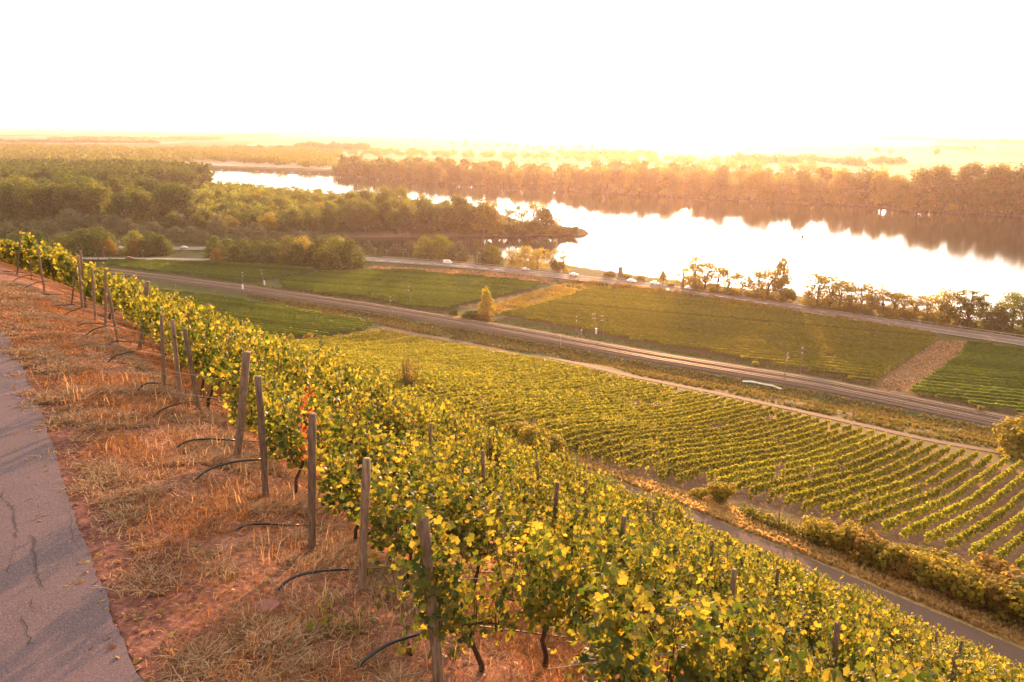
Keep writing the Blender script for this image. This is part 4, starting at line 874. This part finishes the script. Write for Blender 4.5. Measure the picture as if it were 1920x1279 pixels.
# the tall wood at far left: front rank and crowns of its top
it = []
for j, v in enumerate((421, 412, 401, 390, 378, 366)):
    for k in range(11-j):
        u = -60+k*41+rt.uniform(-12, 12)+j*9; it.append((u, v+rt.uniform(-3, 3), rt.uniform(29, 36), rt.choice(['tall', 'tall', 'poplar', 'round']), rt.choice(['dark', 'dark', 'olive']), rt.uniform(1.1, 1.45)))
it = [t if t[3] != 'round' else (t[0], t[1], 26, 'round', t[4], 1.2) for t in it]
band(it, 'forest_tree', 'tree', 'tall trees of the dense wood', 'in the tall dense wood')
# the wood on the peninsula
it = []
for j, v in enumerate((437, 430, 422, 412, 402, 393)):
    for k in range(17):
        u = 335+k*36+rt.uniform(-12, 12)-j*6; lim = [920, 925, 915, 880, 800, 740][j]
        if u > lim: continue
        big = u > 600 or j > 2; it.append((u, v+rt.uniform(-3, 3), (rt.uniform(17, 24) if j < 2 else rt.uniform(13, 17)) if u > 600 else rt.uniform(13, 18), rt.choice(['round', 'round', 'tall']), rt.choice(['dark', 'olive', 'olive', 'grey' if not big else 'olive', 'gold' if rt.random() < .3 else 'dark']), rt.uniform(.95, 1.25)))
for u, v, h in ((690,415,28),(722,418,30),(752,418,29),(662,414,25),(855,428,26),(868,429,23),(838,425,21),(800,420,19),(882,430,20)): it.append((u, v, h, 'tall', 'olive', .95))
band(it, 'woodland_tree', 'tree', 'trees of the wood on the peninsula', 'in the peninsula wood')
it = [(932,440,24.6,'sparse','gold',1),(955,440,20.3,'sparse','olive',1.1),(978,440,21.8,'sparse','olive',1.2),(1000,440,24.6,'sparse','gold',1.2),(1018,440,21.8,'round','olive',1.0),(990,440,11.6,'shrub','olive',1.3),(960,441,10.2,'shrub','olive',1.3),(925,441,13.0,'shrub','gold',1.2),(1035,439,14.5,'round','gold',1.2),(1055,439,7.2,'shrub','olive',1.6),(1075,439,7.2,'shrub','olive',1.2),(1012,441,11.6,'shrub','olive',1.6),(1068,439,5.1,'shrub','gold',1.8),(905,440,21.8,'round','gold',1)]
band(it, 'bankside_tree', 'tree', 'trees toward the tip of the peninsula', 'toward the peninsula tip')
# willows between wood and road
it = []
for u, v, h, w in ((40,445,11,1.2),(95,448,10,1.3),(135,436,14,1.3),(165,437,11,1.2),(215,440,12,1.2),(240,444,10,1.3),(290,446,9,1.2),(330,452,8,1.4),(360,452,8,1.3),(410,446,13,1.0),(440,455,8,1.3),(480,450,10,1.3),(515,458,7,1.3),(550,458,8,1.3),(590,460,7,1.3),(620,462,6,1.3),(20,452,9,1.2),(-20,450,10,1.3),(185,450,8,1.2),(385,458,7,1.2)):
    it.append((u, v, h*1.25, 'dome', 'grey', w))
band(it, 'willow_tree', 'willow', 'silvery willows in front of the wood', 'in front of the tall wood')
it = []
for u, v, h, w, m_ in ((75,470,10,1.2,'dark'),(120,474,9,1.2,'dark'),(160,476,12,1.3,'dark'),(188,477,13,1.2,'dark'),(206,479,8,.9,'rust'),(255,476,11,1.0,'olive'),(287,478,11,1.1,'dark'),(306,477,9,1.1,'dark'),(262,478,8,1.2,'rust'),(405,484,10,1.0,'dark'),(408,495,7,.8,'rust'),(430,487,10,1.1,'dark'),(458,488,10,1.1,'dark'),(486,490,9.5,1.1,'dark'),(512,490,10,1.1,'dark'),(545,492,12,1.1,'olive'),(572,494,12,1.1,'gold'),(600,497,12,1.1,'dark'),(632,501,13,1.2,'olive'),(655,502,12,1.2,'dark'),(560,498,10,1.1,'dark'),(30,472,9,1.3,'dark'),(610,503,7,1.4,'dark')):
    it.append((u, v, h*1.3, 'dome', m_, w*1.05))
band(it, 'roadside_tree', 'tree', 'round trees between the two roads', 'along the slip road')
# willows on the near bank
it = [(770,479,9.0,'dome','grey',1.2),(800,484,13.4,'dome','olive',1.2),(828,487,14.6,'dome','olive',1.3),(860,489,11.2,'dome','grey',1.2),(740,478,6.7,'dome','grey',1.3),(715,477,5.0,'dome','grey',1.3),(690,474,7.8,'dome','grey',1.1),(905,495,10.1,'dome','grey',1.1),(925,497,11.2,'dome','olive',1.2),(960,500,10.1,'sparse','gold',1.2),(985,503,12.3,'dome','gold',1.1),(1008,505,11.2,'sparse','gold',1.2),(1035,507,11.2,'sparse','gold',1.1),(1056,509,11.2,'sparse','gold',1.1),(1045,509,6.7,'shrub','gold',1.2)]
band(it, 'bank_willow', 'willow', 'willows on the near river bank', 'on the near bank behind the van')
# the thin row along the water at right
it = []
for u, v, h, k, w in ((1142,523,4.5,'shrub',1.5),(1176,527,3.5,'shrub',1.3),(1200,529,3,'shrub',1.6),(1243,534,7,'round',.7),(1280,541,11.5,'sparse',1.0),(1302,543,12.2,'sparse',1.1),(1322,547,10.8,'sparse',1.1),(1345,550,10.1,'sparse',1.1),(1365,554,8.8,'sparse',1.1),(1390,557,8.8,'sparse',1),(1420,561,10.1,'sparse',1.2),(1440,564,11.5,'sparse',1.1),(1463,566,18,'tall',.75),(1476,569,7,'shrub',1.0),(1515,576,9.5,'sparse',.8),(1532,578,14.2,'sparse',1.1),(1555,581,12.2,'sparse',1.1),(1572,584,12.2,'sparse',1.1),(1592,587,10.8,'sparse',1.1),(1612,590,10.8,'sparse',1.1),(1630,592,12.2,'sparse',1.1),(1652,595,10.1,'sparse',1.1),(1674,598,10.8,'sparse',1.1),(1690,600,10.1,'sparse',1.2),(1712,603,9.5,'sparse',1.1),(1735,606,9.5,'sparse',1.1),(1762,609,12.2,'sparse',1.2),(1778,611,10.8,'sparse',1.2),(1865,622,10,'round',.9),(1845,620,10.8,'sparse',1.1),(1895,626,13.5,'sparse',1.1),(1915,628,13.5,'sparse',1.1),(1940,632,12.2,'sparse',1.1)):
    it.append((u, v, h*(1.3 if u < 1500 and k == 'sparse' else 1.1), k, 'olive' if u > 1790 else 'gold', w*(1.3 if k == 'sparse' else 1), 4.))
for u in range(1262, 1960, 17):
    if not 1482 < u < 1512: it.append((u+rt.uniform(-5, 5), float(np.interp(u, [1243, 1345, 1463, 1592, 1762, 1940], [537, 553, 569, 590, 612, 634])), rt.uniform(2, 4.5), 'shrub', 'olive' if u > 1790 else 'gold', rt.uniform(1.1, 1.6), 4.))
band(it, 'riverside_tree', 'tree', 'thin trees between the road and the river', 'between road and river')
tree('umbrella_tree', 'umbrella', 0, at(1812, 618, 4.), 16, 1.25, 'olive', 'large round-topped tree with layered branches against the bright river', 'tree')
tree('golden_tree', 'cone', 0, gp(912, 588), 11, 1.05, 'gold', 'lone golden upright tree at the corner of the centre field', 'tree')
tree('thicket_bush', 'shrub', 1, gp(908, 601), 4, 1.5, 'rust', 'rust-red bush just below the lone golden tree', 'bush'); tree('thicket_bush', 'shrub', 2, gp(882, 598), 3.5, 2, 'dark', 'dark bush left of the rust-red one below the golden tree', 'bush'); tree('thicket_bush', 'shrub', 3, gp(850, 592), 3, 1.3, 'dark', 'small dark bush by the rails at the field corner', 'bush')
tree('rail_bush', 'shrub', 0, gp(1905, 850), 8, 1.25, 'gold', 'big rounded bush hiding the rails at the right edge', 'bush')
tree('rail_bush', 'shrub', 2, gp(1838, 770), 1.6, 1.2, 'gold', 'little yellow bush on the far side of the rails', 'bush'); tree('rail_bush', 'shrub', 1, gp(1416, 687), 2, 1.2, 'gold', 'small yellow bush at the golden field corner by the rails', 'bush')
# brown half-bare tree in the slope vineyard
g = gp(765, 728); r = empty('bare_tree', tuple(g)); rb = random.Random(6); m = MB(); PP = []; th = 0
d = ray(765, 655); t_ = g[1]/d[1]; th = (d*t_)[2]+CAMZ-g[2]; print('bare tree h', th)
for k in range(34):
    x, y = rb.gauss(0, .10)*th, rb.gauss(0, .10)*th; tx_, ty_ = x*1.3+rb.gauss(0, .03)*th, y*1.3; zt = th*rb.uniform(.55, 1)*(1-abs(x)/th*.8)
    m.tube([(x*.25, y*.25, 0), (x, y, zt*.4), (tx_, ty_, zt)], [.09, .05, .015], 5)
    for q in range(16): f = rb.uniform(.35, 1); PP.append((x+(tx_-x)*f+rb.gauss(0, .25), y+(ty_-y)*f+rb.gauss(0, .25), zt*f))
m.ob('trunk', M['trunk'], r); PP = np.array(PP); rr = np.random.default_rng(3); V, F = scatter(QUAD, PP, rr.normal(size=PP.shape), rr.uniform(.12, .24, len(PP)), rr); ob('crown', mesh_np('bare_crown', V, F, TM['rust']), r)
tag(r, 'brown half-bare upright tree standing in the curved vineyard', 'tree')
# scrub along the lane
it = []
for u, v, h, m_, w in ((1350,945,3.2,'gold',1.1),(1310,935,1.6,'gold',1.5),(1540,1020,3.2,'gold',1.3),(1580,1032,3.4,'gold',1.2),(1625,1052,3.8,'rust',1.1),(1650,1068,3.6,'gold',1.2),(1690,1082,3.2,'rust',1.2),(1730,1095,3.6,'gold',1.2),(1770,1112,4,'gold',1.2),(1805,1125,4,'gold',1.2),(1840,1140,4.2,'gold',1.2),(1880,1150,4.4,'rust',1.2),(1915,1165,4.6,'gold',1.2),(1950,1180,4.8,'olive',1.2),(1700,1050,2,'gold',1.5),(1745,1062,2.2,'gold',1.5),(1850,1095,3,'rust',1.4),(1895,1110,3.4,'rust',1.4),
                   (1000,838,3.4,'gold',1.4),(965,822,3,'gold',1.5),(1035,850,2.8,'gold',1.4),(930,800,2.4,'gold',1.5),(545,640,3,'gold',1.2),(578,640,3,'rust',1.1),(601,639,2.5,'olive',1.2)):
    it.append((u, v, h, 'shrub', m_, w))
band(it, 'scrub_bush', 'bush', 'bushes of the scrub strip beside the lower lane', 'in the scrub below the hill vines')
# low climbing vines beside the lane
g = None
P = []; rr = np.random.default_rng(8)
for k in range(34):
    u = 1395+k*4.6; v = 962+k*1.95; g = gp(u, v+6)
    q = rr.normal(0, .45, (40, 3)); q[:, 2] = rr.uniform(.1, 1.3, 40); P.append(g+q)
P = np.concatenate(P); c = P.mean(0); V, F = scatter(LEAF5, P-c, rr.normal(size=P.shape)+[0, 0, .6], rr.uniform(.22, .38, len(P)), rr); tag(ob('wild_vine_hedge', mesh_np('wild_vine_hedge', V, F, M['vine']), loc=tuple(c)), 'low straggling vine hedge between the slender pole and the scrub', 'hedge')

# far bank
it = []
bank = [(640,331),(700,338),(780,342),(850,348),(950,355),(1040,359),(1100,364),(1200,368),(1300,373),(1400,381),(1440,382),(1550,386),(1640,391),(1700,400),(1800,402),(1920,411),(2000,418)]
bu, bv = zip(*bank); u = 630
while u < 1975:
    t = (u-630)/1340; h = (23+20*t)*rt.choice([.62, .85, 1, 1, 1.1])+rt.uniform(-4, 4)
    if u > 1680: h += 3
    it.append((u, float(np.interp(u, bu, bv))-2.0+rt.uniform(-1.5, 0), h, rt.choice(['tall', 'round', 'tall']), rt.choice(['dark', 'olive', 'olive', 'gold']), rt.uniform(.85, 1.15)))
    u += rt.uniform(9, 15)*(1+.5*t)
band(it, 'far_bank_tree', 'tree', 'trees lining the far river bank', 'along the far river bank')
# masses: deep parts of the woods, far-off woods, hedges of the plain (nobody could count them)
def mass(name, places, label, mat, dens=260, leaf=1.9, seed=1):
    rng = np.random.default_rng(seed); AP, AN, AS = [], [], []
    pts = {k: [crown_pts(rng, k, dens)[:2] for _ in range(3)] for k in ('round', 'tall', 'shrub')}
    for x, y, h, kind, w in places:
        P, N = pts[kind][rng.integers(3)]; a = rng.uniform(0, 6.28); q = P.copy()*h; q[:, :2] *= w
        z = 4.0 if math.hypot(x, y) < 2400 else Hs(x, y); ca, sa = math.cos(a), math.sin(a)
        AP.append(np.stack([x+q[:, 0]*ca-q[:, 1]*sa, y+q[:, 0]*sa+q[:, 1]*ca, z+q[:, 2]], 1)); AN.append(N); AS.append(rng.uniform(.7, 1.3, len(P))*leaf*h/20)
    AP, AN, AS = map(np.concatenate, (AP, AN, AS)); V, F = scatter(QUAD, AP, AN, AS, rng); tag(ob(name, mesh_np(name, V, F, TM[mat])), label, 'woods', kind='stuff')
def fill(poly, sp, h, kinds, w, rng, test=None):
    x0, y0 = poly.min(0); x1, y1 = poly.max(0); out = []
    X, Y = np.meshgrid(np.arange(x0, x1, sp), np.arange(y0, y1, sp)); X = X.ravel()+rng.uniform(-.35, .35, X.size)*sp; Y = Y.ravel()+rng.uniform(-.35, .35, Y.size)*sp
    m = inside(poly, X, Y); X, Y = X[m], Y[m]
    for x, y in zip(X, Y): out.append((x, y, rng.uniform(*h), kinds[rng.integers(len(kinds))], w))
    return out
rng = np.random.default_rng(31)
land = lambda L, d=14: [t for t, k in zip(L, river_sd(np.array([q[0] for q in L]), np.array([q[1] for q in L])) > d) if k]
pl = land(fill(P2([(-260,392),(240,372),(345,366),(392,358),(385,347),(200,338),(-260,335)]), 15, (28, 33), ('tall', 'round'), 1.2, rng))
mass('tall_wood', pl, 'unbroken sunlit canopy of the tall wood behind its front trees', 'dark', 300, 1.6, 2)
pl = land(fill(P2([(350,432),(640,434),(900,432),(915,415),(840,398),(740,388),(640,380),(400,356),(380,370)]), 12, (11, 15), ('round', 'tall'), 1.2, rng), 8)
mass('peninsula_wood', pl, 'deep part of the wood on the peninsula', 'olive', 240, 1.7, 3)
pl = fill(P2([(-200,458),(100,455),(380,460),(640,463),(640,452),(400,438),(200,425),(-200,425)]), 11, (5, 9), ('shrub', 'round'), 1.5, rng); mass('willow_scrub', land(pl, 5), 'low grey-green scrub between the willows', 'grey', 240, 1.5, 4)
pl = land(fill(P2([(620,331),(1100,362),(1400,377),(1920,404),(2100,415),(2100,385),(1920,380),(1700,372),(1550,352),(1400,345),(1200,338),(1000,334),(640,316)]), 24, (15, 30), ('round', 'tall'), 1.2, rng), 14)
mass('floodplain_wood', pl, 'riverside wood stretching behind the far bank trees', 'dark', 200, 2.3, 5)
pl = land(fill(P2([(-300,300),(0,303),(340,312),(360,300),(620,318),(640,290),(560,281),(300,282),(0,276),(-300,276)]), 34, (12, 20), ('round', 'shrub'), 2.0, rng), 20)
mass('meadow_wood', pl, 'hazy woods beyond the river bend', 'olive', 150, 3.2, 6)
pl = land(fill(P2([(640,292),(1000,300),(1300,318),(1550,330),(1560,318),(1300,300),(1000,292),(700,284)]), 50, (10, 17), ('round',), 2.0, rng), 20); mass('hazy_grove', pl, 'hazy grove under the sun glare', 'olive', 150, 3.2, 7)
pl = []
for (ua, va, ub, vb, nn, h) in ((-50,268,300,270,60,20),(100,262,420,263,60,22),(330,258,520,257,50,26),(430,283,560,283,25,18),(560,279,690,281,40,24),(480,252,860,250,90,25),(660,247,1000,244,80,22),(1000,247,1300,248,60,22),(1400,262,1500,262,30,25),(1480,251,1660,254,50,22),(1655,263,1760,264,40,25),(1760,268,1920,270,60,20),(1500,246,1920,246,120,24),(0,255,300,253,80,20),(1380,302,1500,308,30,18),(1500,300,1620,312,30,17),(1050,290,1230,292,40,15),(1640,308,1700,306,12,15),(850,272,1100,280,12,14),(1750,279,1830,283,16,14),(560,290,640,293,22,15)):
    for k in range(nn):
        f = (k+rng.uniform(-.4, .4))/nn; g = at(ua+(ub-ua)*f, va+(vb-va)*f+rng.uniform(-.5, .5)); pl.append((g[0], g[1], h*rng.uniform(.6, 1.1), 'round' if rng.random() < .7 else 'shrub', 2.2 if va > 262 else 4.5))
mass('distant_woods', pl, 'rows of far-off trees fading into the haze of the plain', 'olive', 110, 5, 8)
for i, (u, v, h) in enumerate(((778,268,16),(873,269,18),(965,283,12),(1644,288,20),(1668,290,18),(1000,283,14),(1755,293,22),(1110,280,15),(775,283,12))):
    tree('lone_field_tree', 'round', i % 4, gp(u, v), h, 1.2, 'dark', f'lone hazy tree in the far fields, {nth(i+1)} seen from the left bend', 'tree', 'lone trees on the far plain')
# far reach of the horizon: low wooded swell
# tall grass on banks
def bank_grass(poly, n, h, mat, name, label, seed):
    rng = np.random.default_rng(seed); x0, y0 = poly.min(0); x1, y1 = poly.max(0); X = rng.uniform(x0, x1, n*6); Y = rng.uniform(y0, y1, n*6); m = inside(poly, X, Y); X, Y = X[m][:n], Y[m][:n]
    c = noise2(X, Y, .35); k = rng.random(len(X)) < np.clip(c*1.6-.1, .1, 1); X, Y = X[k], Y[k]; n = len(X); Z = H(X, Y, False)
    D = np.hypot(X, Y); P = np.stack([X, Y, Z+h*.3], 1); tm = (np.array([(-.3, -.5, 0), (.3, -.5, .05), (.12, .6, .1), (-.12, .6, -.05)]), np.array([(0, 1, 2, 3)]))
    N = rng.normal(size=(n, 3))*[1, 1, .35]; V, F = scatter(tm, P, N, rng.uniform(.5, 1.3, n)*h, rng); tag(ob(name, mesh_np(name, V, F, TM[mat] if mat in TM else M[mat])), label, 'grass', kind='stuff')
M['bankmix'] = leaf_mat('bank_grass', [(.06,.065,.02),(.11,.09,.035),(.20,.14,.06)], [(.12,.13,.02),(.22,.18,.03),(.34,.22,.06)], .35)
M['lane_straw'] = leaf_mat('blond_grass', [(.24,.15,.07),(.36,.24,.11),(.45,.32,.16)], [(.5,.32,.1),(.65,.42,.14),(.7,.45,.16)], .5)
strip1 = np.array(list(map(tuple, PG([(2050,880),(1912,848),(1740,820),(1560,780),(1431,751),(1290,722),(1196,704),(1066,673),(940,653),(849,635),(763,620),(715,609)])))+list(map(tuple, PG([(560,582),(440,548),(560,566),(697,588),(957,633),(1220,683),(1526,735),(1870,806),(2050,850)]))))
bank_grass(strip1, 60000, .75, 'bankmix', 'bank_grass', 'rank green and ochre grass on the bank between rails and field path', 1)
bank_grass(np.array(SeT([(65.6,-5),(65.6,20),(65.6,60),(65.6,120),(70,120),(68,60),(70,50),(76,30),(82,8),(82,-5)])), 52000, .62, 'lane_straw', 'lane_verge_grass', 'dry blond grass along the lower lane', 2)
bank_grass(P2([(1080,527),(1240,545),(1400,570),(1560,596),(1757,630),(1757,638),(1558,605),(1400,579),(1240,553),(1112,541),(1034,566),(940,589),(899,600),(850,606),(900,580),(1010,545),(1050,535)]), 22000, .8, 'rust', 'field_verge_grass', 'tawny grass between the golden field and the river road', 3)
bank_grass(P2([(1757,640),(1813,641),(1791,672),(1706,734),(1690,742),(1640,732),(1673,700)]), 2500, .5, 'straw', 'strip_grass', 'sparse dry grass on the bare brown strip', 4)
bank_grass(P2([(700,500),(850,507),(960,516),(1034,527),(1034,534),(940,524),(840,515),(690,507)]), 9000, .8, 'straw', 'road_verge_grass', 'tall dry reeds below the riverside road', 5)
bank_grass(np.array(list(map(tuple, P2([(440,530),(540,547),(700,570),(957,613),(1220,657),(1526,706),(1870,776),(1870,768),(1526,698),(1220,650),(957,604),(700,563),(540,540),(440,526)])))), 16000, .6, 'bankmix', 'track_verge_grass', 'scruffy green verge on the far side of the rails', 6)
haze()
